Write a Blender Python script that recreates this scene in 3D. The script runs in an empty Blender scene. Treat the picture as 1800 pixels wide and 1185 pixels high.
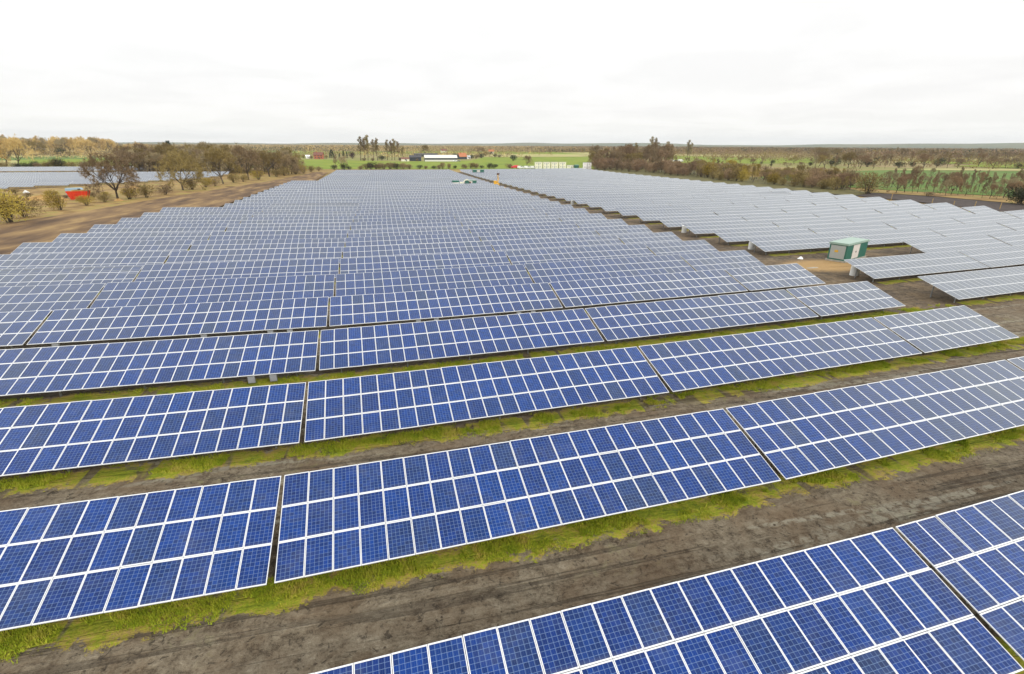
import bpy, bmesh, math, random
from mathutils import Vector, Matrix
R = math.radians
scene = bpy.context.scene
col = scene.collection
rng = random.Random(7)

# ------------------------------------------------------------------ camera
CAM_H = 14.931
PITCH, YAW, ROLL = R(20.846), R(14.342), R(0.293)
FPX = 888.8                                   # focal length in pixels of an 1800 px wide frame
cam_d = bpy.data.cameras.new('camera')
cam = bpy.data.objects.new('camera', cam_d); col.objects.link(cam)
cam.matrix_world = Matrix.Translation((0, 0, CAM_H)) @ Matrix.Rotation(-YAW, 4, 'Z') @ Matrix.Rotation(math.pi/2 - PITCH, 4, 'X') @ Matrix.Rotation(ROLL, 4, 'Z')
cam_d.sensor_width = 36.0
cam_d.lens = 36.0*FPX/1800.0
cam_d.clip_start = 0.1
cam_d.clip_end = 60000
scene.camera = cam
scene.view_settings.view_transform = 'Standard'
scene.view_settings.look = 'None'
scene.view_settings.gamma = 1.0
scene.view_settings.exposure = 0.0
scene.view_settings.use_curve_mapping = False
scene.render.resolution_x, scene.render.resolution_y = 1024, 674
scene.cycles.max_bounces = 6
scene.cycles.volume_bounces = 0
scene.cycles.use_denoising = True

# ------------------------------------------------------------------ world: thin Nishita blue behind a bright overcast deck
SUN_EL, SUN_AZ = R(34), R(155)                # azimuth clockwise from +Y (north): behind the camera, to the right
world = bpy.data.worlds.new('World'); scene.world = world
world.use_nodes = True
nt = world.node_tree; nt.nodes.clear()
N = nt.nodes.new; LK = nt.links.new
wo = N('ShaderNodeOutputWorld'); mixw = N('ShaderNodeMixShader')
sky = N('ShaderNodeTexSky'); sky.sky_type = 'NISHITA'; sky.sun_disc = False
sky.sun_elevation = SUN_EL; sky.sun_rotation = SUN_AZ
b1 = N('ShaderNodeBackground'); b1.inputs[1].default_value = 0.12
LK(sky.outputs[0], b1.inputs[0])
b2 = N('ShaderNodeBackground'); b2.inputs[1].default_value = 1.025
tc = N('ShaderNodeTexCoord'); sep = N('ShaderNodeSeparateXYZ'); LK(tc.outputs['Generated'], sep.inputs[0])
ramp = N('ShaderNodeValToRGB')                # cloud deck, with an unseen bright band added at mid height for panel reflections
ramp.color_ramp.elements[0].position = 0.0; ramp.color_ramp.elements[0].color = (1.05, 1.045, 1.0, 1)
ramp.color_ramp.elements[1].position = 1.0; ramp.color_ramp.elements[1].color = (1.15, 1.17, 1.23, 1)
for p_, c_ in ((0.06, (1.0, .985, .97)), (0.16, (1.04, 1.03, 1.015)), (0.23, (1.08, 1.07, 1.05)), (0.36, (1.85, 1.86, 1.82)), (0.5, (2.35, 2.36, 2.28)), (0.66, (1.95, 1.95, 1.95)), (0.85, (1.3, 1.31, 1.35))):
    e = ramp.color_ramp.elements.new(p_); e.color = (*c_, 1)
LK(sep.outputs[2], ramp.inputs[0])
zz = N('ShaderNodeMath'); zz.operation = 'MAXIMUM'; zz.inputs[1].default_value = 0.0; LK(sep.outputs[2], zz.inputs[0])
z2 = N('ShaderNodeMath'); z2.operation = 'ADD'; z2.inputs[1].default_value = 0.10; LK(zz.outputs[0], z2.inputs[0])
dx = N('ShaderNodeMath'); dx.operation = 'DIVIDE'; LK(sep.outputs[0], dx.inputs[0]); LK(z2.outputs[0], dx.inputs[1])
dy = N('ShaderNodeMath'); dy.operation = 'DIVIDE'; LK(sep.outputs[1], dy.inputs[0]); LK(z2.outputs[0], dy.inputs[1])
cmb = N('ShaderNodeCombineXYZ'); LK(dx.outputs[0], cmb.inputs[0]); LK(dy.outputs[0], cmb.inputs[1])
nz = N('ShaderNodeTexNoise'); nz.inputs['Scale'].default_value = 0.95; nz.inputs['Detail'].default_value = 7; nz.inputs['Roughness'].default_value = 0.55; nz.inputs['Distortion'].default_value = 0.4
LK(cmb.outputs[0], nz.inputs['Vector'])
mr = N('ShaderNodeMapRange'); mr.inputs[1].default_value = 0.40; mr.inputs[2].default_value = 0.62; mr.inputs[3].default_value = 0.975; mr.inputs[4].default_value = 1.05
LK(nz.outputs[0], mr.inputs[0])
mul = N('ShaderNodeVectorMath'); mul.operation = 'SCALE'; LK(ramp.outputs[0], mul.inputs[0]); LK(mr.outputs[0], mul.inputs['Scale'])
LK(mul.outputs[0], b2.inputs[0])
mixw.inputs[0].default_value = 0.94
LK(b1.outputs[0], mixw.inputs[1]); LK(b2.outputs[0], mixw.inputs[2]); LK(mixw.outputs[0], wo.inputs[0])

sun_d = bpy.data.lights.new('sun', 'SUN'); sun_d.energy = 1.5; sun_d.angle = R(11); sun_d.color = (1.0, 0.94, 0.84)
sun = bpy.data.objects.new('sun', sun_d); col.objects.link(sun)
sv = Vector((math.sin(SUN_AZ)*math.cos(SUN_EL), math.cos(SUN_AZ)*math.cos(SUN_EL), math.sin(SUN_EL)))
sun.rotation_euler = sv.to_track_quat('Z', 'Y').to_euler()
sun.location = (0, 0, 80)

# ------------------------------------------------------------------ terrain
GX = [-150, -100, -50, 0, 50, 100, 150, 220, 300]
GY = [-10, 25, 60, 95, 130, 180, 240, 320]
TZ = [[2.89, 2.39, 1.88, 1.35, .78, -.1, -1.18, -2.62], [2.04, 1.62, 1.14, .6, .02, -.8, -1.7, -2.84],
      [1.17, .91, .41, -.26, -.81, -1.47, -2.16, -3.06], [.53, 0, -.39, -1.33, -1.61, -1.97, -2.5, -3.26],
      [1.22, .24, -.45, -1.01, -1.52, -2.18, -2.77, -3.45], [1.12, .08, -.88, -1.52, -1.93, -2.38, -2.91, -3.58],
      [.83, .05, -.67, -1.25, -1.79, -2.37, -2.94, -3.65], [.59, .08, -.43, -.92, -1.42, -2.08, -2.78, -3.65],
      [.46, .11, -.24, -.63, -1.05, -1.69, -2.49, -3.57]]
LOW = 0.8                                      # lower table edge above ground
def tz(x, y):
    x = min(max(x, GX[0]), GX[-1]-1e-6); y = min(max(y, GY[0]), GY[-1]-1e-6)
    i = max(k for k in range(len(GX)-1) if GX[k] <= x); j = max(k for k in range(len(GY)-1) if GY[k] <= y)
    a = (x-GX[i])/(GX[i+1]-GX[i]); b = (y-GY[j])/(GY[j+1]-GY[j])
    return (TZ[i][j]*(1-a)+TZ[i+1][j]*a)*(1-b)+(TZ[i][j+1]*(1-a)+TZ[i+1][j+1]*a)*b
def gz(x, y): return tz(x, y)-LOW
def ray(px, py):
    d = Vector(((px-900)/FPX, (592.5-py)/FPX, -1.0))
    return (cam.matrix_world.to_3x3() @ d)
def at(px, py, dz=0.0):
    """ground point seen at a pixel of the 1800 x 1185 photograph"""
    d = ray(px, py); z = -3.0; P = None
    for _ in range(60):
        t = (z-CAM_H)/d.z; P = Vector((0, 0, CAM_H))+d*t
        z = .5*z+.5*(gz(P.x, P.y)+dz)
    return Vector((P.x, P.y, gz(P.x, P.y)))
camI = cam.matrix_world.inverted()
def project(p):
    q = camI @ Vector(p)
    if q.z > -0.5: return None
    return (900+FPX*q.x/-q.z, 592.5-FPX*q.y/-q.z)

# ------------------------------------------------------------------ helpers
def tag(o, label=None, cat=None, group=None, kind=None):
    if label: o['label'] = label
    if cat: o['category'] = cat
    if group: o['group'] = group
    if kind: o['kind'] = kind
    return o
def link(o, parent=None):
    col.objects.link(o)
    if parent is not None: o.parent = parent
    return o
def empty(name, loc, rz=0.0):
    o = bpy.data.objects.new(name, None); o.location = loc; o.rotation_euler = (0, 0, rz); o.empty_display_size = .3
    return link(o)
class MB:
    def __init__(s): s.v = []; s.f = []; s.m = []; s.uv = []; s.smooth = False
    def face(s, pts, mi=0, uv=None):
        b = len(s.v); s.v += [tuple(p) for p in pts]; s.f.append(tuple(range(b, b+len(pts)))); s.m.append(mi)
        s.uv.append(uv or [(0, 0)]*len(pts))
    def box(s, x0, y0, z0, x1, y1, z1, mi=0, M=None, top=None):
        c = [Vector((x, y, z)) for z in (z0, z1) for y in (y0, y1) for x in (x0, x1)]
        if M is not None: c = [M @ p for p in c]
        b = len(s.v); s.v += [tuple(p) for p in c]
        for f in ((0, 2, 3, 1), (4, 5, 7, 6), (0, 1, 5, 4), (2, 6, 7, 3), (0, 4, 6, 2), (1, 3, 7, 5)):
            s.f.append(tuple(b+i for i in f)); s.m.append(mi); s.uv.append([(0, 0)]*4)
    def tube(s, a, b, r0, r1, n=5, mi=0, cap=False):
        a = Vector(a); b = Vector(b); d = (b-a)
        if d.length < 1e-6: return
        d.normalize(); u = d.orthogonal().normalized(); w = d.cross(u)
        base = len(s.v)
        for P, r in ((a, r0), (b, r1)):
            for k in range(n):
                t = 2*math.pi*k/n
                s.v.append(tuple(P+u*(r*math.cos(t))+w*(r*math.sin(t))))
        for k in range(n):
            k2 = (k+1) % n
            s.f.append((base+k, base+k2, base+n+k2, base+n+k)); s.m.append(mi); s.uv.append([(0, 0)]*4)
        if cap:
            s.f.append(tuple(base+n+k for k in range(n))); s.m.append(mi); s.uv.append([(0, 0)]*n)
            s.f.append(tuple(base+n-1-k for k in range(n))); s.m.append(mi); s.uv.append([(0, 0)]*n)
    def mesh(s, name, mats, uv=False):
        me = bpy.data.meshes.new(name); me.from_pydata(s.v, [], s.f)
        for m in (mats if isinstance(mats, (list, tuple)) else [mats]): me.materials.append(m)
        if len(me.materials) > 1: me.polygons.foreach_set('material_index', s.m)
        if uv:
            l = me.uv_layers.new(name='UVMap'); flat = []
            for q in s.uv:
                for a in q: flat += [a[0], a[1]]
            l.data.foreach_set('uv', flat)
        if s.smooth: me.polygons.foreach_set('use_smooth', [True]*len(me.polygons))
        me.update(); return me
    def build(s, name, mats, parent=None, uv=False):
        return link(bpy.data.objects.new(name, s.mesh(name, mats, uv)), parent)

# ------------------------------------------------------------------ materials
def mat(name, base=(.5, .5, .5), rough=.7, metal=0.0, spec=.5):
    m = bpy.data.materials.new(name); m.use_nodes = True
    b = m.node_tree.nodes['Principled BSDF']
    b.inputs['Base Color'].default_value = (*base, 1); b.inputs['Roughness'].default_value = rough; b.inputs['Metallic'].default_value = metal
    b.inputs['Specular IOR Level'].default_value = spec
    return m
def nodes(m):
    t = m.node_tree
    return t, t.nodes.new, t.links.new, t.nodes['Principled BSDF']
def math_(t, op, a=None, b=None, c=None):
    n = t.nodes.new('ShaderNodeMath'); n.operation = op
    for i, x in enumerate((a, b, c)):
        if x is None: continue
        if isinstance(x, (int, float)): n.inputs[i].default_value = x
        else: t.links.new(x, n.inputs[i])
    return n.outputs[0]
def noise(t, vec, scale, detail=5, rough=.55, dist=0.0):
    n = t.nodes.new('ShaderNodeTexNoise'); n.inputs['Scale'].default_value = scale; n.inputs['Detail'].default_value = detail
    n.inputs['Roughness'].default_value = rough; n.inputs['Distortion'].default_value = dist
    if vec is not None: t.links.new(vec, n.inputs['Vector'])
    return n.outputs[0]
def rampn(t, fac, stops):
    r = t.nodes.new('ShaderNodeValToRGB'); t.links.new(fac, r.inputs[0])
    el = r.color_ramp.elements
    el[0].position = stops[0][0]; el[0].color = (*stops[0][1], 1); el[1].position = stops[-1][0]; el[1].color = (*stops[-1][1], 1)
    for p, c in stops[1:-1]:
        e = el.new(p); e.color = (*c, 1)
    return r.outputs[0]
def mixc(t, fac, a, b):
    n = t.nodes.new('ShaderNodeMix'); n.data_type = 'RGBA'
    if isinstance(fac, (int, float)): n.inputs[0].default_value = fac
    else: t.links.new(fac, n.inputs[0])
    for i, x in ((6, a), (7, b)):
        if isinstance(x, tuple): n.inputs[i].default_value = (*x, 1)
        else: t.links.new(x, n.inputs[i])
    return n.outputs[2]
def sstep(t, x, a, b):
    n = t.nodes.new('ShaderNodeMapRange'); n.interpolation_type = 'SMOOTHSTEP'
    t.links.new(x, n.inputs[0]); n.inputs[1].default_value = a; n.inputs[2].default_value = b
    return n.outputs[0]
def scaled(t, vec, s):
    n = t.nodes.new('ShaderNodeMapping'); n.inputs['Scale'].default_value = s; t.links.new(vec, n.inputs[0]); return n.outputs[0]
def pos(t):
    g = t.nodes.new('ShaderNodeNewGeometry'); return g.outputs['Position']
def bump(t, b, h, strength, dist):
    n = t.nodes.new('ShaderNodeBump'); n.inputs['Strength'].default_value = strength; n.inputs['Distance'].default_value = dist
    t.links.new(h, n.inputs['Height']); t.links.new(n.outputs[0], b.inputs['Normal'])
def noisy(name, stops, scale, rough=.9, bs=.0, bd=.1, stretch=None, objvar=0.0, detail=6):
    m = mat(name, rough=rough, spec=.2); t, Nn, L, b = nodes(m)
    p = pos(t)
    if stretch: p = scaled(t, p, stretch)
    n = noise(t, p, scale, detail, .6, .3)
    c = rampn(t, n, stops)
    if objvar:
        oi = Nn('ShaderNodeObjectInfo')
        hs = Nn('ShaderNodeHueSaturation'); L(c, hs.inputs['Color'])
        v = math_(t, 'MULTIPLY_ADD', oi.outputs['Random'], 2*objvar, 1-objvar); L(v, hs.inputs['Value'])
        h = math_(t, 'MULTIPLY_ADD', oi.outputs['Random'], .05*objvar, .5-.025*objvar); L(h, hs.inputs['Hue'])
        c = hs.outputs[0]
    L(c, b.inputs['Base Color'])
    if bs: bump(t, b, n, bs, bd)
    return m

def panel_material(name, framed):
    """polycrystalline module glass from UV: one module per unit square, 6 x 10 cells; far tables carry the aluminium frame in it too"""
    m = mat(name, rough=.12); t, Nn, L, b = nodes(m)
    uv = Nn('ShaderNodeUVMap'); uv.uv_map = 'UVMap'
    s = Nn('ShaderNodeSeparateXYZ'); L(uv.outputs[0], s.inputs[0])
    fu = math_(t, 'FRACT', s.outputs[0]); fv = math_(t, 'FRACT', s.outputs[1])
    iu = math_(t, 'FLOOR', s.outputs[0]); iv = math_(t, 'FLOOR', s.outputs[1])
    oi = Nn('ShaderNodeObjectInfo')
    cm = Nn('ShaderNodeCombineXYZ'); L(iu, cm.inputs[0]); L(iv, cm.inputs[1]); L(math_(t, 'MULTIPLY', oi.outputs['Random'], 911.0), cm.inputs[2])
    wn = Nn('ShaderNodeTexWhiteNoise'); wn.noise_dimensions = '3D'; L(cm.outputs[0], wn.inputs['Vector'])
    if framed:
        mx, my = .029, .030
        cu = math_(t, 'DIVIDE', math_(t, 'SUBTRACT', fu, mx), 1-2*mx); cv = math_(t, 'DIVIDE', math_(t, 'SUBTRACT', fv, my), 1-2*my)
    else:
        cu, cv = fu, fv
    m6 = math_(t, 'MULTIPLY_ADD', cu, 6.0*.985, .045); m10 = math_(t, 'MULTIPLY_ADD', cv, 10.0*.985, .075)
    def edge(x, w): return math_(t, 'GREATER_THAN', math_(t, 'ABSOLUTE', math_(t, 'SUBTRACT', math_(t, 'FRACT', x), .5)), .5-w)
    line = math_(t, 'MAXIMUM', edge(m6, .035), edge(m10, .035))
    bus = math_(t, 'MULTIPLY', edge(math_(t, 'MULTIPLY_ADD', cu, 18.0*.985, .5), .045), .35)
    line = math_(t, 'MAXIMUM', line, bus)
    cc = Nn('ShaderNodeCombineXYZ'); L(math_(t, 'FLOOR', m6), cc.inputs[0]); L(math_(t, 'FLOOR', m10), cc.inputs[1])
    ad = Nn('ShaderNodeVectorMath'); ad.operation = 'ADD'; sc = Nn('ShaderNodeVectorMath'); sc.operation = 'SCALE'
    L(wn.outputs['Color'], sc.inputs[0]); sc.inputs['Scale'].default_value = 500.0; L(cc.outputs[0], ad.inputs[0]); L(sc.outputs[0], ad.inputs[1])
    wc = Nn('ShaderNodeTexWhiteNoise'); wc.noise_dimensions = '3D'; L(ad.outputs[0], wc.inputs['Vector'])
    base = rampn(t, wn.outputs['Value'], [(0, (.002, .018, .110)), (.3, (.001, .021, .132)), (.62, (.001, .027, .155)), (.82, (.002, .021, .116)), (.94, (.005, .023, .108)), (1, (.011, .027, .092))])
    vz = Nn('ShaderNodeHueSaturation'); L(base, vz.inputs['Color']); L(math_(t, 'MULTIPLY_ADD', wc.outputs['Value'], .5, .75), vz.inputs['Value'])
    dust = math_(t, 'MULTIPLY', sstep(t, noise(t, pos(t), .8, 6, .65), .48, .75), .10)
    c = mixc(t, math_(t, 'MULTIPLY', line, .62), vz.outputs[0], (.18, .27, .43))
    low = math_(t, 'MULTIPLY', math_(t, 'SUBTRACT', 1.0, sstep(t, fv, .0, .10)), .13)
    drop = math_(t, 'MULTIPLY', sstep(t, noise(t, pos(t), 7.0, 2, .5), .79, .81), .5)
    c = mixc(t, math_(t, 'MAXIMUM', math_(t, 'MAXIMUM', dust, low), drop), c, (.22, .22, .20))
    rough = None
    if framed:
        fr = math_(t, 'MAXIMUM', math_(t, 'GREATER_THAN', math_(t, 'ABSOLUTE', math_(t, 'SUBTRACT', fu, .5)), .5-mx), math_(t, 'GREATER_THAN', math_(t, 'ABSOLUTE', math_(t, 'SUBTRACT', fv, .5)), .5-my))
        c = mixc(t, fr, c, (.60, .61, .62))
        L(math_(t, 'MULTIPLY_ADD', fr, .3, .12), b.inputs['Roughness'])
    # the anti-reflective blue of the cells dulls to slate at grazing angles
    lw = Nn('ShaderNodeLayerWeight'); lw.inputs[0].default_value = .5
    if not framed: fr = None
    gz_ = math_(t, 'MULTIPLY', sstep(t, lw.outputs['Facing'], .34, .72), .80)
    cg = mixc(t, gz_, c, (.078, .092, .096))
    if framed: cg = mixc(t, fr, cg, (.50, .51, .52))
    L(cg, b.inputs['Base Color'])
    b.inputs['IOR'].default_value = 1.31
    b.inputs['Sheen Weight'].default_value = .12; b.inputs['Sheen Roughness'].default_value = .35
    b.inputs['Specular IOR Level'].default_value = .5
    return m

M = {}
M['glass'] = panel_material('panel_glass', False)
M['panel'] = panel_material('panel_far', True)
M['alu'] = mat('aluminium_frame', (.66, .67, .68), .38, .15)
M['steel'] = mat('galvanised_steel', (.30, .31, .32), .5, .6)
M['green_paint'] = mat('green_paint', (.022, .125, .092), .45)
M['green_roof'] = mat('pale_green_roof', (.25, .34, .28), .5)
M['grey_door'] = mat('grey_louvre', (.36, .38, .36), .5)
M['white_door'] = mat('pale_door', (.62, .58, .53), .5)
M['concrete'] = noisy('concrete', [(.3, (.58, .58, .55)), (.7, (.74, .74, .71))], 1.2)
M['plinth'] = noisy('plinth_concrete', [(.3, (.26, .24, .20)), (.7, (.40, .37, .31))], 1.5)
M['red_skip'] = noisy('red_skip_paint', [(.3, (.50, .03, .012)), (.7, (.62, .06, .02))], .6, .5)
M['rust'] = mat('dark_inside', (.10, .05, .03), .8)
M['white'] = mat('white_paint', (.78, .78, .76), .5)
M['cream'] = mat('cream_cladding', (.74, .72, .56), .6)
M['roof_grey'] = mat('grey_roof', (.40, .41, .42), .6)
M['roof_white'] = mat('fibre_cement_roof', (.62, .61, .56), .7)
M['roof_dark'] = mat('dark_roof', (.045, .045, .05), .7)
M['roof_orange'] = mat('orange_tile_roof', (.40, .15, .065), .8)
M['roof_brown'] = mat('brown_tile_roof', (.17, .07, .05), .8)
M['brick'] = mat('red_brick', (.36, .12, .06), .85)
M['window'] = mat('window_glass', (.05, .06, .08), .15)
M['yellow'] = mat('yellow_paint', (.62, .36, .03), .45)
M['black'] = mat('black_rubber', (.02, .02, .02), .7)
M['red_car'] = mat('red_car_paint', (.55, .03, .04), .35)
M['cladding_and_shade'] = mat('cladding_and_shade', (.03, .04, .05), .7)  # also the shade painted into the open barn's sides
M['stake'] = mat('wooden_stake', (.40, .27, .10), .8)
M['tube'] = mat('tree_guard', (.40, .38, .25), .8)
M['bark'] = noisy('bark', [(.3, (.05, .038, .026)), (.7, (.12, .095, .07))], 2.0, objvar=.3)

# ------------------------------------------------------------------ field rows
YR = [5.88, 15.52, 25.21, 34.93, 44.77, 54.43, 63.96, 73.44, 83.16, 92.96, 103.58, 114.12, 124.43, 134.83]
XR = [-4.59, -4.79, -4.94, -5.13, -5.2, -5.33, -5.45, -5.66, -5.81, -5.9, -5.85, -5.74, -5.59, -5.48]
NROW = 38
while len(YR) < NROW:
    YR.append(YR[-1]+9.95); XR.append(XR[-1]+.04)
C0, C1 = 1.1367, 1.2705
def curve(x): return C0*x/50+C1*(x/50)**2
def slope(x): return (C0+2*C1*x/50)/50
TILT, SL, GAP = R(17.24), 4.7703, .2637
PW = 22+GAP
def row_distance(x, y):
    yc = y-curve(x)
    best = min(YR, key=lambda a: abs(yc-a-1.5))
    return yc-best

# ------------------------------------------------------------------ ground
def soil_material():
    m = mat('field_soil', rough=.92, spec=.25); t, Nn, L, b = nodes(m)
    p = pos(t)
    at_ = Nn('ShaderNodeAttribute'); at_.attribute_name = 'row_offset'; gd = at_.outputs['Fac']
    n1 = noise(t, p, .35, 6, .6, .4); n2 = noise(t, p, 2.2, 6, .65, .5); n3 = noise(t, p, 9.0, 5, .7)
    st = noise(t, scaled(t, p, (.16, 1.3, 1)), 1.0, 6, .62, .8)
    st2 = noise(t, scaled(t, p, (.07, .8, 1)), 1.0, 4, .5, .6)
    n4 = noise(t, p, 26.0, 3, .7)
    mix1 = math_(t, 'ADD', math_(t, 'MULTIPLY', st, .22), math_(t, 'ADD', math_(t, 'MULTIPLY', n2, .36), math_(t, 'ADD', math_(t, 'MULTIPLY', n3, .24), math_(t, 'MULTIPLY', n4, .18))))
    mud = rampn(t, mix1, [(.38, (.028, .020, .012)), (.44, (.098, .075, .048)), (.50, (.176, .142, .096)), (.56, (.235, .195, .135)), (.63, (.33, .285, .205))])
    mud = mixc(t, math_(t, 'MULTIPLY', sstep(t, n1, .40, .66), .6), mud, mixc(t, n2, (.10, .062, .034), (.17, .115, .065)))
    # wheel ruts along the lanes, cracks and clods, drier pale patches, thin moss
    rut = noise(t, scaled(t, p, (.035, 1.9, 1)), 1.0, 5, .6, .5)
    ruts = math_(t, 'MULTIPLY', sstep(t, rut, .56, .61), math_(t, 'SUBTRACT', 1.0, sstep(t, rut, .63, .69)))
    mud = mixc(t, math_(t, 'MULTIPLY', ruts, .38), mud, (.045, .034, .024))
    spots = sstep(t, noise(t, p, 3.4, 5, .75, .9), .58, .66)
    mud = mixc(t, math_(t, 'MULTIPLY', spots, .7), mud, (.035, .026, .018))
    dry = math_(t, 'MULTIPLY', sstep(t, st2, .57, .65), sstep(t, n2, .40, .58))
    mud = mixc(t, math_(t, 'MULTIPLY', dry, .75), mud, (.30, .275, .205))
    moss = math_(t, 'MULTIPLY', sstep(t, noise(t, p, .16, 5, .6), .54, .66), sstep(t, n2, .50, .64))
    mud = mixc(t, math_(t, 'MULTIPLY', moss, .5), mud, (.15, .155, .03))
    # the middle track: browner, with sandy spoil round the kiosk
    sp = Nn('ShaderNodeSeparateXYZ'); L(p, sp.inputs[0])
    trk = math_(t, 'MULTIPLY', sstep(t, sp.outputs[0], 50.0, 54.0), sstep(t, sp.outputs[1], 30.0, 44.0))
    mud = mixc(t, math_(t, 'MULTIPLY', trk, .75), mud, mixc(t, sstep(t, math_(t, 'ADD', math_(t, 'MULTIPLY', n1, .5), math_(t, 'MULTIPLY', n2, .5)), .40, .62), (.048, .032, .021), (.22, .155, .085)))
    kd = Nn('ShaderNodeVectorMath'); kd.operation = 'DISTANCE'; kd.inputs[1].default_value = (62.5*.6, 59.0, 0)
    fl = scaled(t, p, (.6, 1, 0)); L(fl, kd.inputs[0])
    sandm = math_(t, 'SUBTRACT', 1.0, sstep(t, math_(t, 'ADD', kd.outputs['Value'], math_(t, 'MULTIPLY_ADD', n2, 5.0, -2.5)), 2.6, 5.2))
    mud = mixc(t, math_(t, 'MULTIPLY', sandm, .9), mud, mixc(t, n3, (.30, .17, .06), (.50, .34, .15)))
    # grass strip under the lower table edges
    wob = math_(t, 'MULTIPLY_ADD', noise(t, p, .55, 7, .72, .6), 3.0, -1.5)
    wob2 = math_(t, 'MULTIPLY_ADD', n3, 1.0, -.5)
    d = math_(t, 'ADD', gd, math_(t, 'ADD', wob, wob2))
    g = math_(t, 'SUBTRACT', 1.0, sstep(t, d, .62, .82))
    # bare tracks across the strip where machines passed between the posts
    sx = noise(t, scaled(t, p, (.55, .06, 0)), 1.0, 3, .6)
    bare = math_(t, 'MAXIMUM', sstep(t, sx, .575, .62), math_(t, 'MULTIPLY', sstep(t, noise(t, p, .8, 6, .7, .5), .56, .63), .8))
    g = math_(t, 'MULTIPLY', g, math_(t, 'SUBTRACT', 1.0, math_(t, 'MULTIPLY', bare, .92)))
    gn = math_(t, 'ADD', math_(t, 'MULTIPLY', noise(t, p, 1.1, 6, .65), .6), math_(t, 'MULTIPLY', n3, .4))
    edge_ = sstep(t, d, .2, 1.0)
    gc = rampn(t, math_(t, 'MULTIPLY_ADD', edge_, .16, gn), [(.32, (.10, .15, .012)), (.42, (.21, .26, .014)), (.51, (.30, .31, .024)), (.58, (.36, .29, .05)), (.70, (.34, .24, .085))])
    c = mixc(t, g, mud, gc)
    L(c, b.inputs['Base Color'])
    hgt = math_(t, 'SUBTRACT', math_(t, 'ADD', math_(t, 'MULTIPLY', st, .6), math_(t, 'ADD', math_(t, 'MULTIPLY', n2, .3), math_(t, 'MULTIPLY', n3, .18))), math_(t, 'ADD', math_(t, 'MULTIPLY', ruts, .18), math_(t, 'MULTIPLY', spots, .08)))
    bump(t, b, hgt, 1.0, .6)
    return m
M['soil'] = soil_material()
M['verge'] = noisy('rough_verge', [(.30, (.11, .065, .025)), (.43, (.21, .13, .045)), (.52, (.30, .20, .07)), (.60, (.24, .19, .05)), (.72, (.17, .18, .035))], .16, bs=.5, bd=.6, detail=9)
M['track'] = noisy('bare_earth_track', [(.32, (.065, .038, .020)), (.45, (.12, .072, .035)), (.55, (.19, .118, .052)), (.68, (.28, .185, .075))], .22, bs=.6, bd=.4, stretch=(1.2, .28, 1), detail=9)
M['bank'] = noisy('dark_bank', [(.3, (.030, .024, .022)), (.7, (.075, .056, .046))], .5, bs=.5, bd=.4, detail=8)
M['field'] = noisy('green_field', [(.3, (.11, .165, .010)), (.5, (.155, .205, .012)), (.7, (.21, .225, .022))], .035, detail=8)
M['field_dark'] = noisy('dark_green_field', [(.3, (.06, .12, .016)), (.5, (.085, .15, .022)), (.7, (.14, .15, .035))], .04, detail=8)
M['field_pale'] = noisy('pale_stubble_field', [(.3, (.26, .22, .09)), (.5, (.34, .30, .12)), (.7, (.30, .33, .10))], .02, detail=7)
M['sand'] = noisy('sandy_spoil', [(.3, (.26, .15, .05)), (.5, (.36, .22, .08)), (.7, (.44, .30, .13))], .8, bs=.5, bd=.2, detail=8)
M['plain'] = noisy('far_plain', [(.25, (.15, .10, .045)), (.40, (.26, .20, .085)), (.5, (.18, .18, .045)), (.6, (.24, .18, .08)), (.75, (.15, .18, .04))], .0035, detail=9)

def axis(near0, near1, step, far):
    a = [near0+step*i for i in range(int((near1-near0)/step)+1)]
    lo, hi = [], []
    s = step; x = near0
    while x > -far: s *= 1.35; x -= s; lo.append(x)
    s = step; x = a[-1]
    while x < far: s *= 1.35; x += s; hi.append(x)
    return lo[::-1]+a+hi
xs = axis(-240, 300, 10, 14000); ys = axis(-60, 460, 10, 14000)
gm = MB()
for y in ys:
    for x in xs:
        inside = -70 < x < 172 and -14 < y < 392
        gm.v.append((x, y, gz(x, y)-(.35 if inside else .06)))
nx = len(xs)
for j in range(len(ys)-1):
    for i in range(nx-1):
        gm.f.append((j*nx+i, j*nx+i+1, (j+1)*nx+i+1, (j+1)*nx+i)); gm.m.append(0); gm.uv.append([(0, 0)]*4)
gm.m = [1 if all(abs(gm.v[k][0]-20) < 330 and gm.v[k][1] < 470 for k in f) else 0 for f in gm.f]
gm.smooth = True
tag(gm.build('ground', [M['plain'], M['verge']]), kind='structure')

# the worked field: rows of vertices that follow the curved table rows, with the distance to the row edge stored on them
fm = MB(); offs = []
fx = [-54+1.5*i for i in range(152)]
lines = []
for k, Y in enumerate(YR):
    for d in (-3.6, -1.6, .4, 2.4, 4.0, 5.0): lines.append((Y+d, abs(d-.4)))
lines.insert(0, (-16, 6.0)); lines.append((YR[-1]+9, 7.0))
for yy, d in lines:
    for x in fx:
        y = yy+curve(x); fm.v.append((x, y, gz(x, y)))
        kk = min(range(NROW), key=lambda q: abs(YR[q]-yy)); xe = XR[kk]+2*PW+11
        offs.append(d+(0 if (x < xe+.5 or (kk >= 3 and x > 59)) and not (kk == 5 and 55 < x < 82) else 6))
nf = len(fx)
for j in range(len(lines)-1):
    for i in range(nf-1):
        yl = lines[j][0]
        lim = -54 if yl < 146 else (-44 if yl < 268 else -32)
        if fx[i] < lim: continue
        fm.f.append((j*nf+i, j*nf+i+1, (j+1)*nf+i+1, (j+1)*nf+i)); fm.m.append(0); fm.uv.append([(0, 0)]*4)
fm.smooth = True
me = fm.mesh('field_ground', M['soil'])
a_ = me.attributes.new('row_offset', 'FLOAT', 'POINT'); a_.data.foreach_set('value', offs)
tag(link(bpy.data.objects.new('field_ground', me)), kind='structure')

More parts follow.
